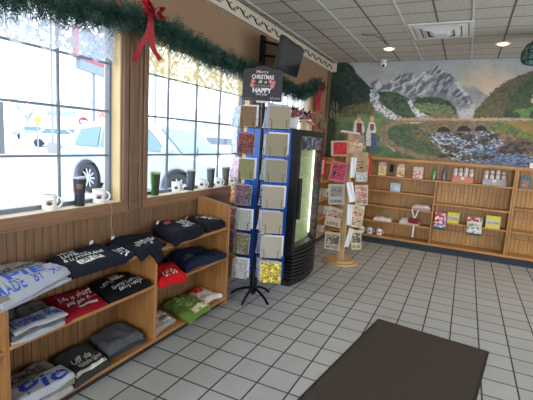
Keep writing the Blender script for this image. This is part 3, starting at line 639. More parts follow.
# ================================================================== MUGS AND TUMBLERS ON THE SILLS
def mug_thing(loc, label, group='white mugs on the window sills', s=1., ang=.9, emb=(92,52,40)):
    r = thing('coffee_mug', loc, label, 'mug', group); x, y, z = loc
    R = .041*s; H = .095*s
    mk('cup', MB().lathe([(0,0),(R*.92,0),(R,.004),(R,H-.002),(R-.0015,H),(R-.004,H-.002),(R-.004,.008),(0,.006)], loc, 28), WHITE, r, True)
    d = Vector((math.cos(ang), math.sin(ang), 0)); pts = []
    for i in range(13):
        a = -PI/2+PI*i/12; pts.append(Vector(loc)+d*(R-.003+.030*s*math.cos(a))+Vector((0,0,H*.5+.031*s*math.sin(a))))
    mk('handle', MB().tube(pts, .0055*s, 8), WHITE, r, True)
    # printed emblem on the side facing the room
    c = math.atan2(-y, -x); e = MB()
    def wrap(a, b_, r0=R+.0006): th = c+(a-.5)*.95; return Vector((x+r0*math.cos(th), y+r0*math.sin(th), z+H*(.34+.30*b_)))
    e.grid(lambda a, b_: wrap(.5+(a-.5)*(1-.6*abs(b_-.5)*2), b_*.75), 10, 4)
    mk('emblem', e, pm('mug emblem', emb, .6), r)
    t = MB(); text_on('Norske Nook', lambda a, b_: wrap(a, .8+b_*.35), t, bold=.03); mk('lettering', t, pm('mug lettering', (50,34,30), .6), r)
    return r
def tumbler(loc, label, rgb, band, H=.175, group='travel tumblers on the window sills', split=None):
    r = thing('travel_tumbler', loc, label, 'tumbler', group); x, y, z = loc
    mk('body', MB().lathe([(0,0),(.030,0),(.031,.004),(.033,H*.45),(.036,H*.46),(.041,H-.012),(.041,H-.008)], loc, 28), pm('tumbler %d %d %d' % rgb, rgb, .3, .3, coat=.3), r, True)
    mk('lid', MB().lathe([(.0405,H-.010),(.0425,H-.008),(.0425,H),(.039,H+.003),(.037,H),(0,H-.001)], loc, 28), pm('tumbler lid', (176,184,196), .2), r, True)
    c = math.atan2(-y, -x); e = MB()
    if split:
        e.grid(lambda a, b_: Vector((x+(.0312+(.0425-.0315)*(.04+.88*b_))*math.cos(c+split[0]+a*split[1]), y+(.0312+(.0425-.0315)*(.04+.88*b_))*math.sin(c+split[0]+a*split[1]), z+.006+(H-.024)*b_)), 8, 4)
        mk('stripe', e, pm('tumbler stripe', band, .3), r)
    else:
        e.grid(lambda a, b_: Vector((x+(.0405+.002*b_)*math.cos(c+(a-.5)*.8), y+(.0405+.002*b_)*math.sin(c+(a-.5)*.8), z+H*(.62+.16*b_))), 8, 3)
        mk('emblem', e, pm('tumbler emblem', band, .4), r)
    return r
def sill_pt(px, py=None): 
    d = ray(px, 190); t = (-2.205)/d.x; return (-2.205, d.y*t, ZS)
mug_thing(sill_pt(49,), 'white coffee mug with a brown emblem, alone at the left of the near window sill')
tumbler(sill_pt(79.5), 'tall dark charcoal tumbler standing on the near window sill', (44,46,54), (120,84,70), .185)
mug_thing(sill_pt(99), 'white coffee mug right of the charcoal tumbler, with the car wheel behind it')
tumbler(sill_pt(155), 'green and black tumbler at the left end of the middle window sill', (86,150,34), (34,44,30), .185, split=(-.25,1.4))
mug_thing(sill_pt(176), 'white mug just right of the green tumbler on the middle sill', s=.95)
tumbler(sill_pt(190.5), 'dark tumbler with silver side between the first two mugs of the middle sill', (64,70,78), (150,158,166), .185, split=(.5,.9))
mug_thing(sill_pt(201.5), 'second white mug from the green tumbler on the middle sill', s=.95)
tumbler(sill_pt(210), 'slate grey tumbler, third tumbler along the middle sill', (78,84,92), (140,146,150), .19, split=(.5,.8))
mug_thing(sill_pt(218), 'third white mug from the green tumbler, before the last tumbler', s=.9)
tumbler(sill_pt(225), 'bronze grey tumbler nearest to the wire card rack on the middle sill', (92,82,76), (150,150,150), .19, split=(.5,.8))
mug_thing(sill_pt(231.5), 'white mug half hidden behind the wire card rack', s=.9)
# note taped to the pane, cord below the sill
one('taped_sheet', MB().box(XG+.003, XG+.005, 1.325, 1.378, 1.365, 1.645), pm('bluish grey sheet', (150,160,176), .7), (XG+.004, 1.35, 1.365), 'blue grey sheet taped inside a pane at the far left of the near window', 'sheet')
cp = [at(111.5, 208+q*6, 0, XW+.045)+Vector((.0,.006*math.sin(q*2),0)) for q in range(7)]
one('cord', MB().tube([(XW+.03, cp[0].y, ZS+.002)]+[tuple(p) for p in cp], .0022, 6), pm('tan cord', (176,146,110), .7), (XW+.04, cp[0].y, .75), 'thin tan cord hanging down from the near window sill', 'cord')
# ================================================================== LACE VALANCES
def lace(k, y0, y1, tint, label):
    name = 'lace %d' % k; m, nt, b = nodes(name); tc = nt.nodes.new('ShaderNodeTexCoord')
    v = nt.nodes.new('ShaderNodeTexVoronoi'); v.inputs['Scale'].default_value = 34; v.feature = 'DISTANCE_TO_EDGE'
    n = nt.nodes.new('ShaderNodeTexNoise'); n.inputs['Scale'].default_value = 24; n.inputs['Detail'].default_value = 3
    nt.links.new(tc.outputs['Object'], v.inputs['Vector']); nt.links.new(tc.outputs['Object'], n.inputs['Vector'])
    def mt(op, a, c):
        q = nt.nodes.new('ShaderNodeMath'); q.operation = op
        for i, s in enumerate((a,c)):
            if isinstance(s,(int,float)): q.inputs[i].default_value = s
            else: nt.links.new(s, q.inputs[i])
        return q.outputs[0]
    edge = mt('LESS_THAN', v.outputs['Distance'], .09); bl = mt('GREATER_THAN', n.outputs['Fac'], .55)
    al = mt('ADD', mt('MULTIPLY', mt('MAXIMUM', edge, bl), .42), [0,.55,.58,.5][k])
    b.inputs['Base Color'].default_value = (*lin(tint),1); b.inputs['Roughness'].default_value = .9
    b.inputs['Transmission Weight'].default_value = 0
    tl = nt.nodes.new('ShaderNodeBsdfTranslucent'); tl.inputs[0].default_value = (*lin(tint),1)
    m1 = nt.nodes.new('ShaderNodeMixShader'); m1.inputs[0].default_value = .28; nt.links.new(b.outputs[0], m1.inputs[1]); nt.links.new(tl.outputs[0], m1.inputs[2])
    tp = nt.nodes.new('ShaderNodeBsdfTransparent'); m2 = nt.nodes.new('ShaderNodeMixShader')
    nt.links.new(al, m2.inputs[0]); nt.links.new(tp.outputs[0], m2.inputs[1]); nt.links.new(m1.outputs[0], m2.inputs[2])
    nt.links.new(m2.outputs[0], nt.nodes['Material Output'].inputs[0])
    def f(u, v_):
        y = y0+(y1-y0)*u; x = XW-.055+.016*math.sin(y*34)+.006*math.sin(y*71)
        zb = 2.0-.04*abs(math.sin(y*PI/.17)); return (x, y, zb+(2.225-zb)*v_)
    mb = MB().grid(f, 160, 10)
    r = thing('lace_valance', (XW-.055, (y0+y1)/2, 2.02), label, 'curtain', 'lace valances in the windows')
    mk('lace_panel', mb, m, r, True)
    mk('curtain_rod', MB().tube([(XW-.055, y0-.0, 2.222), (XW-.055, y1, 2.222)], .006, 8), pm('white rod', (220,220,216), .4), r, True)
lace(1, .485, 2.105, (200,208,220), 'white lace valance with scalloped hem across the top of the near window')
lace(2, 2.375, 3.935, (226,206,150), 'cream lace valance across the top of the middle window')
lace(3, 4.235, 5.805, (232,230,222), 'lace valance in the far window above the drinks cooler')
# ================================================================== GARLAND
def foliage(path, R, n, seed, droop=.35, L0=.05, L1=.09):
    rs = random.Random(seed); mb = MB(); P = [Vector(p) for p in path]; seg = [(P[i+1]-P[i]).length for i in range(len(P)-1)]; tot = sum(seg)
    def pt(s):
        s *= tot
        for i, l in enumerate(seg):
            if s <= l or i == len(seg)-1: return P[i].lerp(P[i+1], min(1, s/l)), (P[i+1]-P[i]).normalized()
            s -= l
    for k in range(n):
        c, t = pt(rs.random()); a = rs.uniform(0, 2*PI); side = Vector((1,0,0)); up = side.cross(t).normalized()
        d0 = side*math.cos(a)*.9+up*math.sin(a)
        if d0.x < -.35: d0.x *= .2
        d = (d0+t*rs.uniform(-.9,.9)+Vector((0,0,-droop*rs.random()))).normalized()
        st = c+d0*rs.uniform(0, R*.5); ln = rs.uniform(L0, L1); tip = st+d*ln
        if tip.x < XW+.012: tip.x = XW+.012+rs.random()*.01
        if st.x < XW+.012: st.x = XW+.014
        sd = d.cross(Vector((rs.uniform(-1,1), rs.uniform(-1,1), rs.uniform(-1,1)))).normalized()
        # a sprig: stem with four pairs of short needles
        for q in range(5):
            b0 = st.lerp(tip, q/5)
            for sg in (-1,1):
                e = b0+(d*.7+sd*sg*.8).normalized()*ln*.42
                if e.x < XW+.008: e.x = XW+.008
                wv = d.cross(sd).normalized()*.0018+sd*.0012
                mb.add([b0-d*.003, b0+d*.004+wv, e, b0+d*.004-wv], [(0,1,2),(0,2,3)])
        wv = sd*.0028; mb.add([st-wv, st+wv, tip], [(0,1,2)])
    return mb
gpx = [(-160,-78),(-60,-34),(0,-8),(30,-2),(60,4),(95,12),(130,16),(150,22),(175,36),(200,50),(225,62),(243,68),(262,74),(285,86),(296,92),(308,91),(317,84),(321,88)]
gp = [tuple(at(x, y, 0, XW+.085)) for x, y in gpx]
gd = thing('pine_garland', gp[9], 'long green pine garland draped over the window heads along the left wall', 'garland')
GREEN = pm('pine needle green', (44,78,66), .6, var=.5, vscale=6)
mk('needles', foliage(gp, .062, 3000, 3, .6, .05, .12), GREEN, gd)
mk('stem', MB().tube(gp, .010, 6), pm('garland stem', (30,38,26), .8), gd, True)
# bows
RED = pm('red ribbon', (160,16,34), .45, bump=.1, bscale=80, var=.2, vscale=20)
def bow(c, s, label, tails):
    r = thing('ribbon_bow', c, label, 'bow', 'red bows on the garland'); c = Vector(c)
    for sg in (-1, 1):
        for (ang, ln, wd) in ((.55,1.,.5),(-.15,.85,.42)):
            def f(u, v, sg=sg, ang=ang, ln=ln, wd=wd):
                a = u*2*PI; q = ln*s*(1-math.cos(a))/2; h = .30*s*math.sin(a)
                y = sg*(q*math.cos(ang)-h*math.sin(ang)*.6); z = q*math.sin(ang)+h*math.cos(ang)*.55
                return c+Vector((.012+(v-.5)*wd*s*(.35+.65*(1-math.cos(a))/2)+.02, y, z))
            mk('loop', MB().grid(f, 24, 4), RED, r, True)
    mk('knot', MB().lathe([(0,-.022*s*6),(.016*s*6,-.012*s*6),(.018*s*6,0),(.014*s*6,.014*s*6),(0,.022*s*6)], c+Vector((.05,0,0)), 14), RED, r, True)
    for pts, w0, w1 in tails:
        P = [Vector(p) for p in pts]; k = len(P)-1
        def g(u, v, P=P, k=k, w0=w0, w1=w1):
            s_ = u*k; i = min(int(s_), k-1); p = P[i].lerp(P[i+1], s_-i); w_ = w0+(w1-w0)*u
            cut = -.03*(1-abs(2*v-1)) if u > .999 else 0
            return p+Vector((.01*math.sin(u*7), (v-.5)*w_, -cut+.006*math.sin(u*9)))
        mk('tail', MB().grid(g, 16, 6), RED, r, True)
bc_ = at(150, 13, 0, XW+.16)
xt = XW+.15
bow(tuple(bc_), .10, 'large red ribbon bow with long tails on the garland between two windows', [
    ([bc_, at(148,30,0,xt), at(140,50,0,xt), at(133,64,0,xt)], .04, .05), ([bc_, at(150,28,0,xt), at(154,48,0,xt), at(161,63,0,xt)], .05, .07)])
for o in []: pass
b2_ = at(320, 86, 0, XW+.13)
bow(tuple(b2_), .08, 'narrow red ribbon hanging at the far right end of the garland', [([b2_, at(319,98,0,XW+.13), at(319,112,0,XW+.13)], .15, .18)])
# little wall ornament under the ribbon
mb = MB(); c0 = at(321,122,0,XW+.02)
mb.tube([c0+Vector((.005,-.10,.12)), c0+Vector((.005,0,.17)), c0+Vector((.005,.10,.12))], .006, 6)
for q in (-.1,0,.1): mb.lathe([(0,-.11),(.022,-.09),(.03,-.04),(.018,.0),(.012,.02),(.018,.05),(0,.07)], c0+Vector((.03,q,0)), 10)
mb.tube([c0+Vector((.005,-.12,-.11)), c0+Vector((.005,.12,-.11))], .006, 6)
one('wall_ornament', mb, pm('carved wood grey', (120,104,84), .7), tuple(c0-Vector((0,0,.12))), 'small carved figure ornament on the wall by the mural corner', 'ornament')
# ================================================================== TELEVISION ON ARM
tl, tr_, br, bl = [Vector(q) for q in ((-1.74,3.815,2.545),(-1.875,4.685,2.595),(-1.94,4.645,2.28),(-1.805,3.775,2.225))]
ce = (tl+tr_+br+bl)/4; axu = ((tr_-tl)+(br-bl)).normalized(); axv = ((bl-tl)+(br-tr_)); axv = (axv-axu*axv.dot(axu)).normalized()
wu = ((tr_-tl).length+(br-bl).length)/4; hv = ((bl-tl).length+(br-tr_).length)/4; nn = axu.cross(axv).normalized()
if nn.x < 0: nn = -nn
tv = thing('television', tuple(ce), 'flat black television tilted down from a wall arm near the ceiling', 'television')
mk('housing', MB().obox(ce-nn*.022, axu*wu, axv*hv, nn*.02), BLACKP, tv, bev=.004)
mk('screen', MB().obox(ce+nn*.0005, axu*(wu-.015), axv*(hv-.015), nn*.002), pm('dark screen', (12,17,22), .12), tv)
mk('bezel', MB().obox(ce-nn*.001+axv*(hv-.006), axu*wu, axv*.007, nn*.004).obox(ce-nn*.001-axv*(hv-.006), axu*wu, axv*.007, nn*.004).obox(ce-nn*.001+axu*(wu-.006), axu*.007, axv*hv, nn*.004).obox(ce-nn*.001-axu*(wu-.006), axu*.007, axv*hv, nn*.004), BLACKP, tv)
wp = at(262.5, 50, 0, XW+.012)
mk('wall_plate', MB().box(XW+.001, XW+.03, wp.y-.045, wp.y+.045, wp.z-.15, wp.z+.15), BLACK, tv)
mid = (wp+ce)/2+Vector((.03,-.02,.02))
mk('arm', MB().tube([wp+Vector((.02,0,.09)), mid+Vector((0,0,.07)), ce-nn*.03+Vector((0,0,.03))], .016, 8).tube([wp+Vector((.02,0,-.06)), mid+Vector((0,0,-.05)), ce-nn*.03+Vector((0,0,-.04))], .013, 8).obox(ce-nn*.045, axu*.10, axv*.08, nn*.006), BLACK, tv)
# ================================================================== DRINKS COOLER
ck = thing('drinks_cooler', (-1.83, 4.235, 0), 'black and blue glass door drinks cooler against the left wall', 'cooler')
ya, yb, xb_, xf_ = 3.85, 4.62, -2.135, -1.615; Zt = 1.655
BL = pm('cooler blue panel', (22,92,190), .35, coat=.3); CB = pm('cooler black', (14,15,18), .45)
GREENW = pm('cooler liner', (216,224,180), .5)
mk('side_panel', MB().box(xb_, xf_, ya, ya+.03, .05, Zt-.02), BL, ck, label='bright blue side panel')
mk('side_panel', MB().box(xb_, xf_, yb-.03, yb, .05, Zt-.02), BL, ck, label='bright blue side panel')
mk('top_panel', MB().box(xb_, xf_, ya, yb, Zt-.02, Zt), CB, ck, bev=.004)
mk('back_panel', MB().box(xb_, xb_+.02, ya+.03, yb-.03, .05, Zt-.02), CB, ck)
mk('liner', MB().box(xb_+.02, xb_+.03, ya+.045, yb-.045, .36, Zt-.06).box(xb_+.02, xf_, ya+.03, ya+.045, .36, Zt-.06).box(xb_+.02, xf_, yb-.045, yb-.03, .36, Zt-.06).box(xb_+.02, xf_, ya+.03, yb-.03, .34, .36).box(xb_+.02, xf_, ya+.03, yb-.03, Zt-.06, Zt-.045), GREENW, ck)
mk('base', MB().box(xb_+.02, xf_, ya+.03, yb-.03, .05, .34), CB, ck)
def bow_x(y, d): q = (y-ya)/(yb-ya); return xf_+.085+d*math.sin(PI*q)
def bowed(y0, y1, z0, z1, d, th, n=14, back=None):
    mb = MB(); vs = []; back = xf_+.001 if (back is None and th > .03) else back
    for i in range(n+1):
        y = y0+(y1-y0)*i/n; xo = bow_x(y, d); xi = xo-th if back is None else back
        vs += [(xi,y,z0),(xo,y,z0),(xo,y,z1),(xi,y,z1)]
    fs = [(0,1,2,3), tuple(4*n+i for i in (3,2,1,0))]
    for i in range(n):
        a = 4*i; b_ = a+4
        fs += [(a,b_,b_+1,a+1),(a+1,b_+1,b_+2,a+2),(a+2,b_+2,b_+3,a+3),(a+3,b_+3,b_,a)]
    return mb.add(vs, fs)
dr = mk('door', bowed(ya+.0, ya+.062, .36, Zt-.01, .02, .05), CB, ck, True); 
dm = MB(); 
for mbx in (bowed(yb-.062, yb, .36, Zt-.01, .02, .05), bowed(ya+.062, yb-.062, Zt-.07, Zt-.01, .02, .05), bowed(ya+.062, yb-.062, .36, .41, .02, .05)): dm.add(mbx.v, mbx.f)
mk('door_frame', dm, CB, dr, True)
mk('door_glass', bowed(ya+.058, yb-.058, .40, Zt-.065, .02, .006), GLASS, dr, True)
mk('door_handle', MB().box(bow_x(ya+.08,.02)-.002, bow_x(ya+.08,.02)+.025, ya+.058, ya+.10, .72, 1.15), CB, dr, bev=.006)
hd = bowed(ya+.085, yb-.085, 1.44, 1.575, .02, .004)
mk('header_strip', hd, pattern('cooler header print', [(30,38,52),(70,84,108),(40,50,70),(150,158,170)], 26, .4), dr)
gr_ = MB(); 
for i in range(7):
    z = .07+i*.038; q = bowed(ya+.02, yb-.02, z, z+.026, .075, .05, back=xf_); gr_.add(q.v, q.f)
mk('grille', gr_, CB, ck, True)
mk('plinth', bowed(ya, yb, .0, .06, .055, .1, back=xf_-.02), CB, ck, True)
mk('grille_surround', bowed(ya, yb, .335, .357, .06, .1, back=xf_), CB, ck, True)
tube_m, nt, b = nodes('cooler lamp tube'); b.inputs['Emission Color'].default_value = (.92,1,.78,1); b.inputs['Emission Strength'].default_value = 3
mk('lamp_tube', MB().tube([(xf_+.01, yb-.085, .46), (xf_+.01, yb-.085, 1.53)], .008, 10), tube_m, ck, True, label='glowing light tube')
for z in (.62,.88,1.14,1.36):
    wr = MB()
    for i in range(14): yy = ya+.06+i*(yb-ya-.12)/13; wr.tube([(xb_+.04, yy, z), (xf_-.05, yy, z)], .003, 5)
    wr.tube([(xf_-.05, ya+.05, z), (xf_-.05, yb-.05, z)], .004, 5); mk('wire_shelf', wr, pm('white wire', (200,205,196), .4), ck)
def bottle(loc, rgb, h, label, group, cap=(220,220,220), r0=.032):
    r = thing('bottle', loc, label, 'bottle', group)
    mk('body', MB().lathe([(0,0),(r0,.003),(r0,h*.6),(r0*.4,h*.82),(r0*.36,h*.94),(0,h*.94)], loc, 18), pm('bottle %d %d %d' % rgb, rgb, .15, coat=.5), r, True)
    mk('cap', MB().lathe([(r0*.42,h*.93),(r0*.42,h),(0,h)], loc, 12), pm('bottle cap %d %d %d' % cap, cap, .4), r, True)
gpn = 'drinks inside the cooler'
bottle((-1.72,4.05,.884), (176,120,52), .22, 'amber drink bottle standing alone on the middle cooler shelf', gpn, (220,190,60))
bottle((-1.74,4.03,.624), (40,90,190), .2, 'blue drink bottle low in the cooler', gpn)
bottle((-1.70,4.16,.624), (80,150,200), .2, 'light blue bottle beside the dark blue one low in the cooler', gpn)
for i, (yy, rgb, lb) in enumerate(((3.97,(90,56,40),'brown drink can at the left of the upper cooler shelf'),(4.05,(70,60,60),'dark drink can second from left on the upper cooler shelf'),(4.13,(120,90,60),'tan drink can third from left on the upper cooler shelf'))):
    one('drink_can', MB().lathe([(0,0),(.028,.0),(.033,.008),(.033,.112),(.026,.122),(0,.12)], (-1.71,yy,1.144), 18), pm('can %d'%i, rgb, .3, .4), (-1.71,yy,1.144), lb, 'can', 'cans inside the cooler', smooth=True)
# plaid cloth bouquets on top of the cooler
m, nt, b = nodes('red plaid cloth'); tc = nt.nodes.new('ShaderNodeTexCoord'); ck2 = nt.nodes.new('ShaderNodeTexChecker'); ck2.inputs['Scale'].default_value = 55
mp = nt.nodes.new('ShaderNodeMapping'); mp.inputs['Rotation'].default_value = (.6,.7,.6); nt.links.new(tc.outputs['Object'], mp.inputs[0]); nt.links.new(mp.outputs[0], ck2.inputs['Vector'])
ck2.inputs[1].default_value = (*lin((160,28,48)),1); ck2.inputs[2].default_value = (*lin((206,170,170)),1); nt.links.new(ck2.outputs[0], b.inputs['Base Color']); b.inputs['Roughness'].default_value = .8; PLAID = m
for k, (px, prgb, lb) in enumerate(((293,(224,224,224),'white cup with red plaid cloth flowers on the cooler top, left one'),(305.5,(226,206,168),'cream cup with red plaid cloth flowers on the cooler top, right one'))):
    p = at(px, 127, 0, -1.72); p = Vector((-1.72, min(p.y, 4.52), Zt))
    r = thing('cloth_bouquet', tuple(p), lb, 'decoration', 'plaid decorations on the cooler')
    mk('cup', MB().lathe([(0,0),(.045,0),(.062,.13),(.058,.13),(.042,.01),(0,.01)], p, 20), pm('paper cup %d' % k, prgb, .6), r, True)
    rs = random.Random(k)
    for i in range(7):
        a = i*2*PI/7; d = Vector((math.cos(a)*.115, math.sin(a)*.115, 0)); base = p+Vector((0,0,.11)); tip = base+d+Vector((0,0,rs.uniform(-.06,.16)))
        def f(u, v, base=base, tip=tip, d=d):
            q = base.lerp(tip, u); s_ = Vector((-d.y, d.x, 0)).normalized(); w_ = .075*math.sin(PI*min(1,u*.85+.12))
            return q+s_*(v-.5)*2*w_+Vector((0,0,.02*math.sin(PI*v)-.02*u*u))
        mk('cloth_petal', MB().grid(f, 6, 5), PLAID, r, True)
    lf = MB()
    for i in range(16):
        a = rs.uniform(0,2*PI); base = p+Vector((0,0,.17)); d = Vector((math.cos(a),math.sin(a),rs.uniform(.5,1.5))).normalized(); s_ = Vector((-d.y,d.x,0)).normalized()
        lf.add([base, base+d*.05+s_*.014, base+d*.095, base+d*.05-s_*.014], [(0,1,2,3)])
    mk('leaf', lf, pm('navy cloth leaf', (34,36,58), .8), r)
# ================================================================== WIRE CARD RACK
RX, RY = -1.705, 3.36
rk = thing('card_rack', (RX, RY, 0), 'black wire spinner rack of greeting cards beside the blue cooler', 'card rack')
mk('pole', MB().tube([(RX,RY,.04),(RX,RY,1.9)], .015, 12), BLACK, rk, True)
mk('hub', MB().lathe([(.03,.06),(.035,.07),(.035,.2),(.022,.26),(.015,.32)], (RX,RY,0), 16), BLACK, rk, True)
for a in (3.3, 4.75, 5.9, 1.25, 2.2):
    d = Vector((math.cos(a), math.sin(a), 0)); c0 = Vector((RX,RY,0))
    mk('leg', MB().tube([c0+Vector((0,0,.10)), c0+d*.08+Vector((0,0,.095)), c0+d*.16+Vector((0,0,.06)), c0+d*.225+Vector((0,0,.012))], [.014,.013,.012,.012], 8), BLACK, rk, True)
cols = [ # centre x, y, normal, width, height, tints, wording
 ((-1.79,3.25), (.22,-.97), .15, .185, [(122,92,62),(92,44,34),(120,114,72),(70,64,72),(150,152,146),(96,116,84),(160,160,156)], 'front left column'),
 ((-1.512,3.30), (.45,-.89), .195, .195, [(172,160,136),(160,148,122),(156,148,124),(176,164,146),(182,168,144),(188,182,164),(190,176,60)], 'front right column'),
 ((-1.925,3.30), (-.35,-.94), .12, .18, [(186,206,222),(206,216,230),(216,186,204),(206,160,70),(164,140,150),(120,110,120),(190,130,120)], 'far left column'),
 ((-1.628,3.37), (.0,-1), .13, .185, [(190,200,214),(200,206,214),(170,196,160),(120,150,200),(200,206,214),(120,130,160),(140,140,160)], 'inner column')]
tz = [1.625,1.385,1.155,.915,.685,.455,.215]; ORD = ['top','second','third','fourth','fifth','sixth','bottom']
for ci, (cxy, nrm, w_, h_, tints, wording) in enumerate(cols):
    n2 = Vector((*nrm,0)).normalized(); s_ = Vector((-n2.y, n2.x, 0)); back = Vector((*cxy,0))
    sp_ = MB().tube([back+s_*w_*.35-n2*.018+Vector((0,0,.2)), back+s_*w_*.35-n2*.018+Vector((0,0,1.86))], .003, 6).tube([back-s_*w_*.35-n2*.018+Vector((0,0,.2)), back-s_*w_*.35-n2*.018+Vector((0,0,1.86))], .003, 6)
    for z in (.3, 1.0, 1.8): sp_.tube([Vector((RX,RY,z)), back-n2*.018+Vector((0,0,z))], .004, 6)
    mk('column_frame', sp_, BLACK, rk)
    for ti, z in enumerate(tz):
        b0 = back+Vector((0,0,z)); wr = MB(); o_ = n2*.03
        for sg in (-1,1):
            e = b0+s_*sg*w_*.33
            wr.tube([e-n2*.018+Vector((0,0,.0)), e+o_, e+o_+Vector((0,0,h_*.36)), e+o_*1.0-s_*sg*-.012+Vector((0,0,h_*.40)), e-n2*.018+s_*sg*.03+Vector((0,0,h_*.42))], .0022, 5)
        wr.tube([b0+s_*w_*.33+o_, b0-s_*w_*.33+o_], .0022, 5)
        mk('pocket', wr, BLACK, rk)
        t = tints[ti]; lean = -n2*.022
        tone = [t, tuple(max(0,int(c*.93)) for c in t), tuple(min(255,int(c*1.05+4)) for c in t)]
        if (ci, ti) in ((1,6),(0,1),(0,5),(2,3),(2,4),(0,3),(3,3),(2,5)): tone = [t, tuple(max(0,int(c*.7)) for c in t), tuple(int(c*.6+q) for c, q in zip(t,(76,20,20))), tuple(min(255,int(c*1.15+20)) for c in t)]
        mat = pattern('card ink %d %d' % (ci, ti), tone, 60, .6, 'noise' if ci < 2 and ti not in (1,3,6) else 'voronoi')
        if ci == 1 and ti < 6: mat = pm('kraft card %d' % ti, tuple(int(q*.86) for q in t), .75, var=.07, vscale=25)
        j = random.uniform(-.012,.012)
        cd_ = MB().obox(b0+n2*.012+s_*j+lean*.3+Vector((0,0,h_/2+.004)), s_*w_*.5, n2*.006, (Vector((0,0,1))*h_/2+lean*.6))
        card = thing('greeting_card', tuple(b0), '%s greeting card in the %s pocket of the %s of the wire rack' % ({0:'brownish',1:'tan',2:'pale',3:'bluish'}[ci], ORD[ti], wording), 'card', 'greeting cards in the wire rack')
        mk('card_stack', cd_, pm('card edges', (206,200,190), .8), card)
        fc = b0+n2*.0185+s_*j+lean*.3+Vector((0,0,h_/2+.004))
        mk('card_face', MB().obox(fc, s_*w_*.49, n2*.0006, (Vector((0,0,1))*h_*.49+lean*.59)), mat, card)
        if True:
            mk('envelope', MB().obox(fc+Vector((0,0,h_*.06))-n2*.019-s_*(.022 if (ti+ci)%2 else -.020), s_*w_*.47, n2*.003, Vector((0,0,h_*.50))), pm('envelope %d' % ((ti*3+ci)%6), [(206,210,216),(150,160,196),(196,206,214),(110,96,150),(214,204,206),(190,206,196)][(ti*3+ci)%6], .7), card)
# sign over the rack
sn = thing('chalk_sign', (RX+.01, RY, 1.9), 'black holiday greeting sign with white and pink lettering above the wire card rack', 'sign')
sdir = Vector((.93,.37,0)).normalized(); snr = Vector((.37,-.93,0)); s0 = at(262.5, 84, 1, RY-.03); sw_ = .178; sh_ = .148
s0 = Vector((s0.x, RY-.03, s0.z))
poly = [s0+sdir*a*sw_+Vector((0,0,b_*sh_)) for a, b_ in ((-1,-1),(1,-1),(1,.72),(.88,.86),(.45,.90),(.25,1.04),(-.25,1.04),(-.45,.90),(-.88,.86),(-1,.72))]
mk('board', MB().prism(poly, -snr*.012), pm('chalkboard', (26,24,34), .55), sn)
def sgn_txt(t, u0, u1, v0, v1, rgb, bold=.02, shear=0):
    mb = MB(); text_on(t, lambda a, b_: s0+snr*.002+sdir*sw_*(u0+(u1-u0)*a)+Vector((0,0,sh_*(v0+(v1-v0)*b_))), mb, bold=bold, font_shear=shear)
    mk('lettering', mb, pm('sign ink %d %d %d' % rgb, rgb, .7), sn)
sgn_txt('Merry', -.35,.3,.56,.80,(206,170,160),.01,.3); sgn_txt('CHRISTMAS', -.56,.56,.28,.54,(216,206,204),.03)
sgn_txt('& a', -.22,.22,.04,.24,(206,200,196),.01,.3); sgn_txt('from our family to yours', -.5,.5,-.18,-.02,(170,150,146),.01)
sgn_txt('HAPPY', -.48,.48,-.52,-.22,(224,218,220),.04); sgn_txt('new year', -.3,.3,-.72,-.56,(200,190,190),.01,.3)
sgn_txt('store hours', -.94,-.5,-.90,-.82,(170,120,110),.0); sgn_txt('gift cards', .42,.92,-.90,-.74,(206,176,176),.0)
fl = MB()
for (fu, fv) in ((-.48,.14),(-.52,-.10),(.40,.16),(.55,.10),(.50,-.1)):
    fl.prism([s0+snr*.0015+sdir*(sw_*fu+.018*math.cos(a)*(1+.3*math.cos(5*a)))+Vector((0,0,sh_*fv+.018*math.sin(a)*(1+.3*math.cos(5*a)))) for a in np.linspace(0,2*PI,21)[:-1]], snr*.001)
mk('flower_print', fl, pm('sign flower', (206,120,120), .7), sn)
mk('holder', MB().tube([(RX,RY-.0,1.88),(RX+.005,RY-.015,s0.z-sh_*.2)], .009, 8).obox(s0-snr*.0+Vector((0,0,-sh_-.008)), sdir*.05, snr*.012, (0,0,.008)), pm('clear holder', (190,192,196), .3), sn)
# ================================================================== WOODEN SPINNER
SX, SY = -1.325, 5.09
sp = thing('wooden_display_stand', (SX, SY, 0), 'pale wooden revolving stand on a round base hung with tea towels', 'display stand')
PW = wood('pale pine', (176,140,94), (206,170,120), 2)
mk('base', MB().lathe([(0,0),(.215,0),(.22,.006),(.215,.022),(0,.022)], (SX,SY,0), 40), PW, sp, True)
mk('turntable', MB().lathe([(0,.0225),(.165,.0225),(.17,.03),(.165,.048),(0,.048)], (SX,SY,0), 40), PW, sp, True)
mk('post', MB().box(SX-.036,SX+.036,SY-.036,SY+.036,.048,1.66), PW, sp, bev=.004)
mk('top_board', MB().box(SX-.15,SX+.15,SY-.15,SY+.15,1.50,1.515), PW, sp)
mk('post', MB().box(SX+.07,SX+.105,SY-.10,SY-.065,1.515,1.6), PW, sp)
pg = MB()
for z in (.24,.49,.72,.99,1.26,1.46):
    for d in ((1,0),(-1,0),(0,1),(0,-1)):
        pg.tube([(SX+d[0]*.036,SY+d[1]*.036,z),(SX+d[0]*.12,SY+d[1]*.12,z+.02)], .005, 6)
mk('peg', pg, PW, sp)
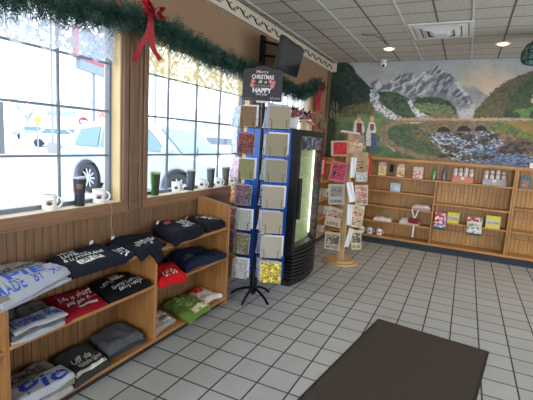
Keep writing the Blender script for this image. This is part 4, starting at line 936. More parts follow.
# flat leaflet board on top
r = thing('book', (SX-.01, SY-.03, 1.66), 'open flat white and pink picture book lying on top of the wooden stand', 'book')
mk('cover', MB().obox((SX-.01,SY-.03,1.665), (.125,.02,-.012), (-.02,.08,.0), (0,0,.005)), pm('pink cover', (206,140,146), .6), r)
mk('pages', MB().obox((SX-.01,SY-.03,1.679), (.115,.02,-.012), (-.02,.072,.0), (0,0,.008)), pm('book pages', (222,216,204), .8), r)
def towel(px0, py0, px1, py1, yy, nrm, rgbs, motif, label, dep=.012, kind='noise', band=None):
    a = at(px0, py1, 1, yy); b_ = at(px1, py0, 1, yy); c = (a+b_)/2; n2 = Vector((*nrm,0)).normalized(); s_ = Vector((-n2.y, n2.x, 0))
    w_ = abs(b_.x-a.x)/2/max(.35, abs(s_.x)); h_ = (b_.z-a.z)/2
    r = thing('tea_towel', (c.x, yy, c.z-h_), label, 'towel', 'goods hung on the wooden stand')
    base = rgbs[0]
    tl_ = RNG.uniform(-.14,.14) if motif else RNG.uniform(-.3,.3)
    def f(u, v): return c+s_*((u*2-1)*w_*1.06+tl_*h_*(v*2-1))+Vector((0,0,(v*2-1)*h_*1.04-tl_*w_*(u*2-1)))+n2*(dep+.006*math.sin(u*7+v*3))
    mb = MB(); g = MB().grid(f, 10, 8); g2 = MB().grid(lambda u, v: f(1-u, v)-n2*dep*2, 10, 8); mb.add(g.v, g.f); mb.add(g2.v, g2.f)
    W = 11; n = 99
    for i in range(10):
        mb.f += [(i, n+(10-i), n+(9-i), i+1)[::-1], (88+i, 88+i+1, n+88+(9-i), n+88+(10-i))[::-1]]
    for j in range(8):
        mb.f += [(j*W, (j+1)*W, n+(j+1)*W+10, n+j*W+10)[::-1], (j*W+10, n+j*W, n+(j+1)*W, (j+1)*W+10)[::-1]]
    mk('cloth', mb, pm('towel %d %d %d' % base, base, .85, bump=.2, bscale=120), r, True)
    def up(u0, u1, v0, v1): return lambda a, b_: f(u0+(u1-u0)*a, v0+(v1-v0)*b_)+n2*.0015
    if motif:
        u0, u1, v0, v1 = motif
        mk('printed_picture', MB().grid(up(u0,u1,v0,v1), 8, 6), pattern('towel print '+label[:24], rgbs[1:], 34, .8, kind), r)
    if band: 
        t = MB(); text_on(band, up(.15,.85,.08,.24), t, bold=.02); mk('lettering', t, pm('towel lettering', (70,60,60), .8), r)
    return r
L1 = (.05,-1); yl = 5.0
towel(331.5,141.5,348,155,4.94,(.15,-1),[(206,170,150),(176,24,34),(206,60,60),(180,30,40)],(.14,.94,.08,.90),'red printed towel pack at the top left of the wooden stand', kind='noise')
towel(330,163,347,180,4.94,(.1,-1),[(214,120,140),(196,60,84),(206,84,104),(60,60,50)],(.1,.9,.08,.92),'pink towel pack with a dark figure, second down at the left', kind='noise', band='UFF DA')
towel(328.5,185.5,345,203,4.94,(.1,-1),[(196,188,176),(150,146,140),(170,160,148),(120,116,112)],(.12,.88,.4,.9),'grey printed towel pack, third down at the left of the wooden stand', band='NORWAY')
towel(326,209,342,225,4.94,(.1,-1),[(206,190,160),(110,60,60),(190,150,140),(206,176,166)],(.1,.95,.5,.85),'cream and pink towel pack, fourth down at the left', band='LEFSE')
towel(325,233.5,340.5,248,4.94,(.1,-1),[(206,190,160),(120,110,110),(90,84,84),(190,176,150)],(.1,.9,.3,.85),'tan towel pack with grey animal print, lowest at the left', band='MOOSE')
towel(349,143,362,153,4.98,(.35,-1),[(206,170,140),(196,120,110),(220,200,180),(190,130,100)],(.1,.9,.5,.95),'peach towel pack under the top of the wooden stand')
towel(352,152.5,367,173,4.90,(.3,-1),[(172,146,110),(150,120,80),(176,150,110),(60,44,30)],(.2,.8,.15,.6),'brown kraft pack with small dark print at the upper right of the stand')
towel(350,158,356,177,4.86,(.5,-1),[(226,226,228)],None,'narrow white towel hanging in front of the kraft pack')
towel(356,173,367,181,4.88,(.3,-1),[(190,190,186),(150,150,150),(206,206,204),(170,170,168)],(.05,.95,.1,.9),'clear grey plastic pack below the kraft pack')
towel(355,186,368,204,4.93,(.3,-1),[(206,176,160),(196,140,130),(176,120,110),(214,196,180)],(.1,.9,.15,.9),'pink and cream towel pack, third down at the right', band='UFF DA')
towel(347.5,183,354,201,4.86,(.6,-1),[(228,228,232)],None,'narrow bright white towel at the middle of the stand')
towel(351,206.5,363.5,226,4.93,(.3,-1),[(206,196,170),(190,176,140),(200,186,156),(196,50,50)],(.08,.92,.1,.92),'cream towel pack with a red ribbon, fourth down at the right', band='NORGE')
towel(346.5,205,352,224,4.88,(.8,-1),[(222,222,226)],None,'white folded towel beside the red ribbon pack')
towel(351,231,361.5,248,4.93,(.3,-1),[(206,190,160),(120,104,96),(96,84,80),(190,176,150)],(.08,.92,.35,.85),'tan towel pack with dark animal print, lowest at the right', band='ELG')
towel(346,229,351,246,4.88,(.8,-1),[(214,206,196)],None,'off white towel twisted round the post near the base')
rp = at(367.5,165,1,4.96); r = one('red_box', MB().box(rp.x-.022,rp.x+.03,4.95,5.02,rp.z-.125,rp.z+.125), pm('red carton', (190,34,28), .5), (rp.x,4.985,rp.z-.125), 'slim red carton at the right edge of the wooden stand', 'box', 'goods hung on the wooden stand')
t = MB(); text_on('VELKOMMEN', lambda a, b_: Vector((rp.x-.014+.03*(b_), 4.949, rp.z-.11+.2*a)) , t, bold=.02); mk('lettering', t, pm('cream ink', (226,200,180), .7), r)
r = None
# red sign board by the corner shelf
rs_ = at(322.5,167,0,-1.84); r = thing('red_sign', tuple(rs_-Vector((0,0,.13))), 'red plaque with vertical white lettering beside the drinks cooler', 'sign')
mk('board', MB().box(-1.86,-1.84,rs_.y-.16,rs_.y+.16,rs_.z-.125,rs_.z+.125), pm('plaque red', (168,20,26), .5), r, bev=.01)
t = MB(); text_on('NORSKE', lambda a, b_: Vector((-1.8385, rs_.y+.07-.12*b_, rs_.z-.1+.2*a)), t, bold=.02); mk('lettering', t, pm('plaque ink', (226,200,190), .7), r)
mk('hanger', MB().tube([(-1.885, rs_.y, rs_.z+.115),(-1.85, rs_.y, rs_.z+.115)], .006, 6), BLACK, r)
k = 0
for (z, ys_) in ((.12,(5.5,5.85,6.15)),(.40,(5.45,5.8,6.2)),(.68,(5.5,5.9,6.2)),(.96,(5.45,5.8))):
    for y in ys_:
        nmz = {.12:'lowest',.40:'second lowest',.68:'third',.96:'fourth'}[z]; pos = {0:'near',1:'middle',2:'far'}[ys_.index(y)]
        sz = random.uniform(.05,.08)
        r = thing('wrapped_package', (-1.98,y,z), 'small pale wrapped package, %s one on the %s corner shelf' % (pos, nmz), 'package', 'packages on the corner shelf')
        mk('wrapper', MB().box(-2.04,-1.92,y-sz,y+sz,z,z+random.uniform(.1,.16)), pm('pale wrapper %d' % (k%3), [(190,184,174),(170,150,130),(200,198,190)][k%3], .6), r, bev=.012)
        mk('label_patch', MB().box(-1.9195,-1.9185,y-sz*.5,y+sz*.5,z+.03,z+.08), pm('wrapper patch', (120,90,80), .7), r); k += 1
# ================================================================== GOODS ON THE BOOKCASE
YG = 6.50
def bx_thing(name, px0, px1, pyt, z, depth, rgb, label, cat, group, printc=None, kind='voronoi', words=None, top=None, y=YG, scale=40):
    a = at(px0, 180, 1, y); b_ = at(px1, 180, 1, y)
    a = at(px0, pyt+6, 1, y); b_ = at(px1, pyt+6, 1, y); zt = at((px0+px1)/2, pyt, 1, y).z
    x0, x1 = a.x, b_.x
    r = thing(name, ((x0+x1)/2, y+depth/2, z), label, cat, group)
    mk('carton', MB().box(x0, x1, y, y+depth, z, zt), pm('carton %d %d %d' % rgb, rgb, .6), r, bev=.003)
    if printc: mk('printed_front', MB().box(x0+.006, x1-.006, y-.002, y-.0005, z+.01, z+(zt-z)*.62), pattern('print '+label[:30], printc, scale, .6, kind), r)
    if top: mk('top_band', MB().box(x0+.002, x1-.002, y-.002, y-.0005, z+(zt-z)*.72, zt-.006), pm('band %d %d %d' % top, top, .6), r)
    if words:
        t = MB(); text_on(words, lambda u, v: Vector((x0+(x1-x0)*(.1+.8*u), y-.003, z+(zt-z)*(.76+.18*v))), t, bold=.02); mk('lettering', t, pm('package ink', (240,236,226), .7), r)
    return r
ZR = 1.083; gt = 'goods on the top bookcase shelf'
bx_thing('food_box', 378.5,386,161.5, ZR, .07, (216,206,180), 'white food box with red top and yellow picture, leftmost on the top bookcase shelf', 'box', gt, [(220,190,90),(230,220,200),(226,200,120)], top=(196,60,40), words='MIX')
bx_thing('food_box', 397,404.5,163.5, ZR, .07, (222,208,182), 'cream food box with red top, second box along the top bookcase shelf', 'box', gt, [(220,196,120),(230,214,190),(120,70,50)], top=(190,64,44), words='LEFSE')
bx_thing('price_tag', 389.5,393.5,164.5, ZR+.05, .004, (30,26,26), 'small black tag between the two red topped food boxes', 'tag', None, y=6.655)
p = at(391.5,167,1,6.66)
r = bx_thing('food_bag', 413,423,167, ZR, .06, (214,196,176), 'white and red cookie bag in the middle of the top bookcase shelf', 'bag', gt, [(226,220,210),(180,110,80),(206,70,60),(230,226,220)], 'voronoi', scale=55)
gb = at(433.5,175,1,YG); bottle((gb.x,YG+.03,ZR), (40,120,30), .225, 'green bottle on the top bookcase shelf', gt, (120,190,60), .03)
db = at(443.5,176,1,YG); bottle((db.x,YG+.03,ZR), (52,60,78), .225, 'dark grey bottle right of the green bottle on the top shelf', gt, (120,130,150), .026)
def caddy(px0, px1, rgb, label):
    a = at(px0,178,1,YG).x; b_ = at(px1,178,1,YG).x; c = (a+b_)/2
    r = thing('card_holder', (c, YG+.04, ZR), label, 'display box', gt)
    mk('tray', MB().box(a,b_,YG,YG+.10,ZR,ZR+.085), pm('tray %d %d %d' % rgb, rgb, .6), r, bev=.003)
    mk('emblem', MB().lathe([(.0,0),(.026,0),(.026,.002),(0,.002)], (c,YG-.003,ZR+.06), 18, 1), pm('tray emblem', (222,214,206), .6), r)
    n = 4
    for i in range(n):
        x = a+(b_-a)*(i+.5)/n; q = thing('rolled_sock', (x, YG+.05, ZR+.085), '%s rolled white sock from the left in the %s' % (['first','second','third','last'][i], label.split(',')[0]), 'sock', 'rolled socks in '+label.split(',')[0])
        hh = .11+.02*((i*7)%3)/2
        mk('roll', MB().lathe([(0,-.001),(.027,-.001),(.029,hh*.6),(.025,hh*.9),(.012,hh),(0,hh)], (x,YG+.05,ZR+.087), 14), pm('sock white', (226,216,208), .85, bump=.3, var=.1, vscale=40), q, True)
        mk('pattern_band', MB().lathe([(.0282,.05),(.0296,.054),(.0294,.075),(.0278,.079)], (x,YG+.05,ZR+.087), 14, cap=False), pm('sock band %d' % (i%2), [(214,180,176),(176,160,150)][i%2], .85), q, True)
caddy(452,473.5,(206,130,112), 'salmon pink box, holding rolled socks at the right of the top bookcase shelf')
caddy(483,507,(168,166,176), 'grey box, holding rolled socks at the far right of the top bookcase shelf')
g2_ = 'goods on the lower bookcase shelves'
bx_thing('gift_box', 390,400,183, .85, .06, (176,196,206), 'pale blue patterned gift box on the second bookcase shelf', 'box', g2_, [(206,220,226),(150,176,190),(196,206,216)], scale=50)
def lump(name, px0, px1, z, hgt, rgb, label, cat, seed, depth=.18, y0=6.45, rgb2=None, zb=None):
    a = at(px0, 210, 1, y0); y_ = at((px0+px1)/2, 215, 1, y0); x0 = at(px0, 215, 1, y0).x; x1 = at(px1, 215, 1, y0).x
    s = Shirt([(x0,y0+depth),(x1,y0+depth),(x1,y0),(x0,y0)], z, hgt, seed, [(.3,.5,.2,.4,.02),(.75,.4,.2,.4,.015)], None, .02)
    r = thing(name, ((x0+x1)/2, y0+depth/2, z), label, cat, g2_)
    mb = s.mesh(20,14,4); mb.f = [f[::-1] for f in mb.f]
    mk('cloth', mb, pm('lump %d %d %d' % rgb, rgb, .85, bump=.4, bscale=60, var=.15, vscale=30), r, True)
    return r, s, x0, x1
r, s, x0, x1 = lump('knit_bundle', 410,431,.612,.06,(214,200,192),'bunched white and pink knitted cloth on the third bookcase shelf','cloth',60)
mk('fold_roll', MB().tube([(x0+.02,6.455,.64),(x0+.1,6.45,.655),(x1-.06,6.455,.665),(x1-.02,6.47,.64)], [.02,.026,.03,.016], 10), pm('lump b', (206,186,180), .85, bump=.4, bscale=60, var=.2, vscale=40), r, True)
rb = MB()
for (q0, q1) in (((412,209),(414,218)),((419,209),(415,218))):
    p0 = at(*q0,1,6.41); p1 = at(*q1,1,6.408); rb.obox((p0+p1)/2, (.009,0,0), (0,.0015,0), (p1-p0)/2)
mk('strap', rb, pm('white strap', (226,220,210), .8), r)
r, s, x0, x1 = lump('cloth_bag', 400,421,.374,.075,(206,194,182),'white cloth bag with a dark red flap on the fourth bookcase shelf','bag',61)
ra, rb2 = at(408,222,1,6.44).x, at(419,222,1,6.44).x
mk('flap', MB().box(ra, rb2, 6.425, 6.50, .40, .475), pm('bag red', (130,30,40), .85, var=.2), r, bev=.015, label='dark red flap')
pa = at(414,224,1,6.408)
mk('strap', MB().box(pa.x-.012, pa.x+.012, 6.405, 6.409, .20, .385), pm('white strap', (226,220,210), .8), r)
r, s, x0, x1 = lump('gift_tray', 373.5,392,.374,.045,(216,204,200),'low white tray with pink print on the fourth bookcase shelf','tray',62)
mk('printed_patch', MB().grid(lambda u, v: Vector((x0+.03+(x1-x0-.06)*u, 6.452+.13*v, .374+.064)), 4, 4), pattern('tray print', [(216,206,204),(190,140,140),(226,222,220)], 50), r)
for (px, lb) in ((361.5,'white mug with dark print partly behind the wooden stand'),(369.5,'left white mug with dark print on the lowest bookcase shelf'),(379,'right white mug with dark print on the lowest bookcase shelf')):
    q = at(px, 231, 1, 6.50); mug_thing((q.x, 6.50, .137), lb, 'mugs on the lowest bookcase shelf', 1.0, .1, (50,46,50))
def hung(px0, px1, ztop, zlow, label, cols_):
    x0 = at(px0,220,1,6.41).x; x1 = at(px1,220,1,6.41).x; y0 = YFB
    r = thing('dish_towel', ((x0+x1)/2, 6.45, ztop), label, 'towel', 'patterned towels hung over the bookcase shelf')
    prof = [(6.60,ztop+.003),(6.60,ztop+.10),(6.50,ztop+.135),(6.43,ztop+.12),(6.40,ztop+.02),(6.395,zlow+.04),(6.395,zlow)]
    P = [Vector((0,a,b_)) for a, b_ in prof]
    def f(u, v):
        s_ = v*(len(P)-1); i = min(int(s_), len(P)-2); p = P[i].lerp(P[i+1], s_-i); return Vector((x0+(x1-x0)*u+.004*math.sin(v*8), p.y+.003*math.sin(u*10), p.z))
    g = MB().grid(f, 8, 18); k_ = len(g.v); h = [tuple(Vector(p)+Vector((0,-.006,.0))) for p in g.v]; g.add(h, []); nf = [tuple(i+k_ for i in q)[::-1] for q in g.f]; g.f += nf
    bd = [i for i in range(9)]+[j*9+8 for j in range(1,19)]+[18*9+i for i in range(7,-1,-1)]+[j*9 for j in range(17,0,-1)]
    for i in range(len(bd)): a_, b_ = bd[i], bd[(i+1)%len(bd)]; g.f.append((a_, a_+k_, b_+k_, b_))
    mk('cloth', g, pattern('dish towel '+label[:20], cols_, 42, .85), r)
    mk('hem', MB().box(x0-.002,x1+.002,6.386,6.397,zlow-.004,zlow+.03), pm('towel hem dark', (70,84,84), .85), r, label='dark green hem')
hung(435,446.5,.482,.375,'red and white patterned towel next to the divider of the bookcase',[(206,204,206),(196,40,50),(224,222,222),(110,130,190),(200,60,70)])
hung(468,483,.482,.36,'red white and grey patterned towel between the yellow books',[(206,206,200),(176,40,60),(190,200,200),(224,222,214),(120,140,120)])
def ybook(px0, px1, pyt, label, z=.482):
    x0 = at(px0,220,1,6.46).x; x1 = at(px1,220,1,6.46).x; zt = at((px0+px1)/2,pyt,1,6.46).z
    r = thing('booklet', ((x0+x1)/2,6.48,z), label, 'book', 'yellow booklets on the bookcase')
    mk('cover', MB().box(x0,x1,6.46,6.475,z,zt), pm('yellow cover', (216,204,70), .5), r)
    mk('title_band', MB().box(x0+.004,x1-.004,6.457,6.4595,z+(zt-z)*.30,z+(zt-z)*.62), pm('band grey', (196,192,190), .6), r)
    t = MB(); text_on('OLE & LENA', lambda a, b_: Vector((x0+(x1-x0)*(.1+.8*a), 6.4565, z+(zt-z)*(.36+.18*b_))), t, bold=.02); mk('title', t, pm('title ink', (90,80,90), .7), r)
ybook(447,459,212.5,'yellow booklet right of the first patterned towel'); ybook(486,501,216,'yellow booklet right of the second patterned towel')
# plaque in the right bay
xa = at(518,195,1,6.5).x; xb2 = at(529.5,195,1,6.5).x; c = (xa+xb2)/2; zb = 1.075
r = thing('plaque', (c,6.52,zb), 'round topped teal plaque with red flower picture in the right bookcase bay', 'plaque')
hw = (xb2-xa)/2
pl = [(c-hw,6.50,zb),(c+hw,6.50,zb)]+[(c+hw*math.cos(a),6.50,zb+.13+hw*.85*math.sin(a)) for a in np.linspace(0,PI,14)]
mk('board', MB().prism(pl, (0,.04,0)), pm('teal grey board', (84,104,106), .5), r)
mk('picture', MB().box(c-hw*.62,c+hw*.5,6.496,6.4995,zb+.02,zb+.115), pattern('plaque flowers', [(190,90,80),(120,140,120),(206,150,120),(90,100,100)], 60), r)
p = at(528.5,172,1,6.50); one('place_card', MB().prism([(p.x,6.46,1.36),(p.x,6.52,1.36),(p.x,6.49,1.43)], (.13,0,0)), pm('card white', (214,214,204), .6), (p.x+.065,6.49,1.36), 'small folded white card standing on top of the bookcase at the right edge', 'card')
# ================================================================== FLOOR MAT
A_, B_ = at(378,318,2,.01), at(489.5,351,2,.01); e1 = (B_-A_).normalized(); e2 = Vector((e1.y,-e1.x,0)); Wm = (B_-A_).length; Lm = 1.75
r = thing('door_mat', (A_.x+e1.x*Wm/2+e2.x*Lm/2, A_.y+e1.y*Wm/2+e2.y*Lm/2, 0), 'large dark brown carpet mat with black rubber edge on the tiled floor', 'mat')
def mq(i0, i1, j0, j1, z0, z1):
    q = [A_+e1*a+e2*b_ for a, b_ in ((i0,j0),(i1,j0),(i1,j1),(i0,j1))]; q = [Vector((p.x,p.y,z0)) for p in q]; return MB().prism(q, (0,0,z1-z0))
mk('rubber_edge', mq(0,Wm,0,Lm,.0,.005), pm('black rubber', (26,26,26), .6), r, bev=.002)
mk('carpet', mq(.022,Wm-.022,.012,Lm-.022,.005,.012), pm('dark brown carpet', (76,67,60), .95, spec=.1, bump=1, bscale=150, var=.5, vscale=70), r, bev=.002)
# ================================================================== CEILING FITTINGS
r = thing('air_vent', (-.405,5.09,HCEIL), 'white square four way air diffuser set in the ceiling grid', 'air vent')
VW = pm('vent white', (214,214,210), .5)
c = Vector((-.42,5.09,HCEIL)); 
fr_ = MB()
def ring(mb, h, w_, z0, z1): 
    x, y = c.x, c.y
    mb.box(x-h,x+h,y-h,y-h+w_,z0,z1).box(x-h,x+h,y+h-w_,y+h,z0,z1).box(x-h,x-h+w_,y-h+w_,y+h-w_,z0,z1).box(x+h-w_,x+h,y-h+w_,y+h-w_,z0,z1)
ring(fr_, .325, .045, HCEIL-.012, HCEIL-.001); mk('frame', fr_, VW, r)
for h, dz in ((.27,.02),(.20,.034),(.13,.046)):
    lv = MB()
    for a in range(4):
        d = Vector((math.cos(a*PI/2), math.sin(a*PI/2), 0)); s_ = Vector((-d.y, d.x, 0))
        o0 = c+d*h; o1 = c+d*(h-.06)
        p = [o0+s_*h+Vector((0,0,-.012)), o0-s_*h+Vector((0,0,-.012)), o1-s_*(h-.06)+Vector((0,0,-dz)), o1+s_*(h-.06)+Vector((0,0,-dz))]
        lv.prism(p, (0,0,-.004))
    mk('louver', lv, VW, r)
mk('core', MB().box(c.x-.07,c.x+.07,c.y-.07,c.y+.07,HCEIL-.052,HCEIL-.044), VW, r)
mk('backing', MB().box(c.x-.28,c.x+.28,c.y-.28,c.y+.28,HCEIL-.006,HCEIL-.001), pm('vent dark', (44,44,44), .8), r)
lamp_m, nt, b = nodes('warm lamp'); b.inputs['Emission Color'].default_value = (1,.62,.32,1); b.inputs['Emission Strength'].default_value = 5
def downlight(x, y, label):
    r = thing('ceiling_light', (x,y,HCEIL), label, 'ceiling light', 'recessed ceiling lights')
    mk('trim_ring', MB().lathe([(.062,-.004),(.09,-.006),(.095,-.001)], (x,y,HCEIL), 28, cap=False).lathe([(.064,-.002),(.064,-.012),(.068,-.012),(.09,-.006)], (x,y,HCEIL), 28, cap=False), VW, r, True)
    mk('bulb', MB().lathe([(0,-.028),(.035,-.024),(.058,-.012),(.062,-.002),(0,-.001)][::-1], (x,y,HCEIL), 24), lamp_m, r, True)
    l = bpy.data.lights.new('lamp_glow','SPOT'); l.energy = 14; l.color = (1,.76,.5); l.spot_size = 2.4; l.spot_blend = .6; l.shadow_soft_size = .06
    o = bpy.data.objects.new('lamp_glow', l); C.objects.link(o); o.location = (0,0,-.05); o.parent = r
p1 = at(389,49,2,HCEIL-.01); p2 = at(503,44,2,HCEIL-.01)
downlight(p1.x,p1.y,'warm ceiling light left of the air vent near the mural'); downlight(p2.x,p2.y,'warm ceiling light right of the air vent')
p = at(384,59.5,1,6.62); r = thing('security_camera', (p.x,6.62,HCEIL), 'small white round security camera where ceiling meets the mural', 'camera')
mk('mount', MB().lathe([(.045,0),(.045,-.02),(.02,-.03)][::-1], (p.x,6.62,HCEIL), 18), WHITE, r, True)
mk('head', MB().lathe([(0,-.11),(.03,-.105),(.048,-.075),(.045,-.045),(.02,-.028)], (p.x,6.62,HCEIL), 20), WHITE, r, True)
hc = Vector((p.x,6.62,HCEIL-.075)); dd = Vector((.2,-.95,-.3)).normalized()
mk('lens', MB().tube([hc+dd*.035, hc+dd*.052], .022, 14), BLACKP, r, True)
wp_ = [at(362,34,2,HCEIL-.02), at(368,35.5,2,HCEIL-.05), at(374,35,2,HCEIL-.03), at(380,38,2,HCEIL-.06), at(386,44,2,HCEIL-.02)]
one('cable', MB().tube([tuple(q) for q in wp_], .006, 6), pm('grey cable', (90,86,80), .6), tuple(wp_[2]), 'loose grey cable sagging from the ceiling by the left ceiling light', 'cable')
# stained glass lamp at the right edge
lc = at(549,49,1,5.35); r = thing('pendant_lamp', (lc.x,5.35,lc.z), 'blue green stained glass pendant lamp at the right edge below the ceiling', 'lamp')
prof = [(.07,.12),(.13,.10),(.20,.05),(.24,-.03),(.24,-.10),(.225,-.13)]
mk('shade', MB().lathe(prof, lc, 10, cap=False), pattern('stained glass', [(70,104,100),(90,124,118),(110,136,128),(64,94,96)], 16, .25), r)
ribs = MB()
for i in range(10):
    a = 2*PI*i/10; ribs.tube([lc+Vector(((q+.003)*math.cos(a),(q+.003)*math.sin(a),h)) for q, h in prof], .006, 6)
ribs.tube([lc+Vector((.245*math.cos(a),.245*math.sin(a),-.03)) for a in np.linspace(0,2*PI,11)], .006, 6); ribs.tube([lc+Vector((.23*math.cos(a),.23*math.sin(a),-.13)) for a in np.linspace(0,2*PI,11)], .007, 6)
mk('lead_rib', ribs, pm('lead strips', (40,42,40), .5, .5), r)
mk('stem', MB().tube([lc+Vector((0,0,.11)), Vector((lc.x,lc.y,HCEIL))], .009, 8), BLACK, r)
# ================================================================== OUTSIDE
def wdir(px, py, dist):                    # a spot outdoors in the direction of a photo point at a ground distance
    d = ray(px, py); k_ = dist/math.hypot(d.x, d.y); return Vector((d.x*k_, d.y*k_, HC+d.z*k_))
car_o = Vector((-5.28, 7.62, GZ+.06)); fwd = Vector((1,.0,0)).normalized(); side = Vector((fwd.y,-fwd.x,0))   # side = towards the shop
car = thing('parked_car', tuple(car_o-fwd*1.3), 'white sport utility car parked in the snow outside the windows', 'car')
def cp_(l, s_, z): return car_o+fwd*l+side*s_+Vector((0,0,z))     # l=0 front axle, -2.65 rear axle
CW = pm('white car paint', (176,186,198), .3, coat=.5); CG = pm('car glass', (110,140,150), .15); TY = pm('tyre rubber', (52,54,58), .8)
low = [(-3.45,.35),(-3.5,.62),(-3.46,.98),(-3.38,1.02),(.25,1.00),(.72,.90),(.88,.72),(.90,.38),(.85,.25)]
arch = lambda c: [(c+.44*math.cos(a), .32+.44*math.sin(a)) for a in np.linspace(-.16,PI+.16,12)]
prof2 = low+arch(0)+arch(-2.65)+[(-3.4,.25)]
mk('body', MB().prism([cp_(l,-.86,z) for l, z in prof2], side*1.78), CW, car, bev=.03)
cab = [(-3.40,1.0),(-3.22,1.52),(-2.9,1.64),(-1.1,1.66),(-.75,1.58),(.05,1.0)]
vs = [cp_(l,-.80 if z < 1.1 else -.66,z) for l, z in cab]+[cp_(l,.88 if z < 1.1 else .70,z) for l, z in cab]
n = len(cab); mk('cabin', MB().add(vs, [tuple(range(n)), tuple(range(n,2*n))[::-1]]+[(i,i+n,(i+1)%n+n,(i+1)%n) for i in range(n)]), CW, car)
def sidewin(poly, label=None):
    P = [cp_(l, .905-(z-1.0)*.335 if z < 1.7 else .7, z) for l, z in poly]
    mk('side_window', MB().prism(P, side*.012), CG, car)
sidewin([(-3.1,1.08),(-3.02,1.45),(-2.4,1.54),(-2.35,1.08)]); sidewin([(-2.27,1.08),(-2.3,1.54),(-1.55,1.56),(-1.5,1.08)]); sidewin([(-1.42,1.08),(-1.46,1.56),(-.95,1.53),(-.35,1.08)])
mk('windshield', MB().prism([cp_(.0,-.70,1.05),cp_(.0,.78,1.05),cp_(-.72,.62,1.565),cp_(-.72,-.58,1.565)], fwd*.02+Vector((0,0,.012))), CG, car)
mk('mirror', MB().obox(cp_(-.25,1.0,1.12), fwd*.07, side*.09, (0,0,.06)), CW, car, bev=.02)
mk('wiper', MB().tube([cp_(.10,.4,1.03),cp_(-.18,.0,1.20)], .012, 6), TY, car)
for l in (0,-2.65):
    for s2 in (.80,-.78):
        wc = cp_(l, s2, .33); ax = side*(1 if s2 > 0 else -1)
        def circ(r_, o_, n_=28): return [wc+ax*o_+(fwd*math.cos(a)+Vector((0,0,1))*math.sin(a))*r_ for a in np.linspace(0,2*PI,n_+1)[:-1]]
        wh = MB(); rr = [(.20,-.10),(.33,-.10),(.345,-.06),(.345,.06),(.33,.10),(.23,.10),(.22,.06)]; 
        for r_, o_ in rr: wh.v += [tuple(p) for p in circ(r_, o_)]
        for i in range(len(rr)-1):
            for j in range(28): wh.f.append((i*28+j, i*28+(j+1)%28, (i+1)*28+(j+1)%28, (i+1)*28+j))
        wobj = mk('wheel', wh, TY, car, True)
        rim = MB(); 
        for q in range(10):
            a = 2*PI*q/10; dv = fwd*math.cos(a)+Vector((0,0,1))*math.sin(a); tv_ = fwd*-math.sin(a)+Vector((0,0,1))*math.cos(a)
            rim.obox(wc+ax*.07+dv*.125, dv*.10, tv_*.017, ax*.012)
        rim.prism(circ(.05,.08,14), ax*.012)
        mk('rim', rim, pm('alloy rim', (190,196,202), .3, .5), wobj)
        mk('rim_back', MB().prism(circ(.22,.02,24), ax*.01), pm('rim shadow metal', (96,100,106), .5), wobj)
mk('arch_trim', (lambda mb: [mb.tube([cp_(c+.46*math.cos(a), .895, .32+.46*math.sin(a)) for a in np.linspace(-.1,PI+.1,18)], .03, 6) for c in (0,-2.65)] and mb)(MB()), pm('grey arch trim', (150,158,166), .6), car, True)
# gas price style sign on a post
pa_, pb_ = wdir(75,57,1), wdir(108,69.5,1); ea = (pa_.z-HC); eb = (pb_.z-HC); zb_ = 5.2; da = (zb_-HC)/ea; db_ = (zb_-HC)/eb
sA_ = Vector((pa_.x*da, pa_.y*da, zb_)); sB_ = Vector((pb_.x*db_, pb_.y*db_, zb_)); sd_ = (sB_-sA_); sw2 = sd_.length; sd_.normalize(); sn_ = sd_.cross(Vector((0,0,1))).normalized()
if sn_.dot(-sA_) < 0: sn_ = -sn_
hS = (wdir(75,25,da).z-zb_)
r = thing('street_sign_board', tuple(Vector(((sA_.x+sB_.x)/2,(sA_.y+sB_.y)/2,GZ))), 'large red edged blue lettered roadside sign on a grey post, seen through the near window', 'sign')
cS = (sA_+sB_)/2
mk('cabinet', MB().obox(cS+Vector((0,0,hS/2)), sd_*sw2/2, sn_*.15, (0,0,hS/2)), pm('sign cabinet red', (206,60,84), .5), r)
mk('sign_face', MB().obox(cS+Vector((0,0,hS/2+.06))+sn_*.16, sd_*(sw2/2-.14), sn_*.012, (0,0,hS/2-.14)), pattern('sign face', [(170,190,214),(196,206,222),(140,160,196)], 2.2, .5), r)
for (tx, v0, v1, rgb) in (('FUEL', .55,.85,(96,130,190)),('FOOD MART', .30,.48,(120,150,200)),('OPEN 24 HRS', .08,.22,(60,110,200))):
    t = MB(); text_on(tx, lambda a, b_: cS+sn_*.18+sd_*sw2*(.38-.0-.76*a if False else -.38+.76*a)+Vector((0,0,hS*(v0+(v1-v0)*b_))), t, bold=.03); mk('lettering', t, pm('fuel sign ink %d' % rgb[0], rgb, .6), r)
mk('lower_panel', MB().obox(cS+Vector((0,0,-.28)), sd_*sw2*.42, sn_*.13, (0,0,.26)), pm('grey sign panel', (120,134,142), .6), r)
pp = wdir(93,100,(da+db_)/2); mk('post', MB().tube([(cS.x+sd_.x*.1,cS.y+sd_.y*.1,GZ),(cS.x+sd_.x*.1,cS.y+sd_.y*.1,zb_-.5)], .09, 10), pm('post grey', (120,130,140), .5), r)
def pole(px, dist, h, r_, label):
    p = wdir(px, 125, dist); rr = thing('light_pole', (p.x,p.y,GZ), label, 'pole', 'poles across the parking lot')
    mk('shaft', MB().tube([(p.x,p.y,GZ),(p.x,p.y,h)], r_, 8), pm('pole grey', (140,146,156), .5), rr)
    mk('lamp_head', MB().box(p.x-.5,p.x+.5,p.y-.15,p.y+.15,h,h+.15), pm('pole grey', (140,146,156), .5), rr)
    mk('footing', MB().lathe([(.3,0),(.3,.6),(0,.6)], (p.x,p.y,GZ), 10), pm('footing', (150,150,150), .8), rr)
pole(52.5, 26, 9, .06, 'slim light pole beyond the left pane of the near window')
pole(155, 24, 9, .07, 'light pole seen through the left pane of the middle window')
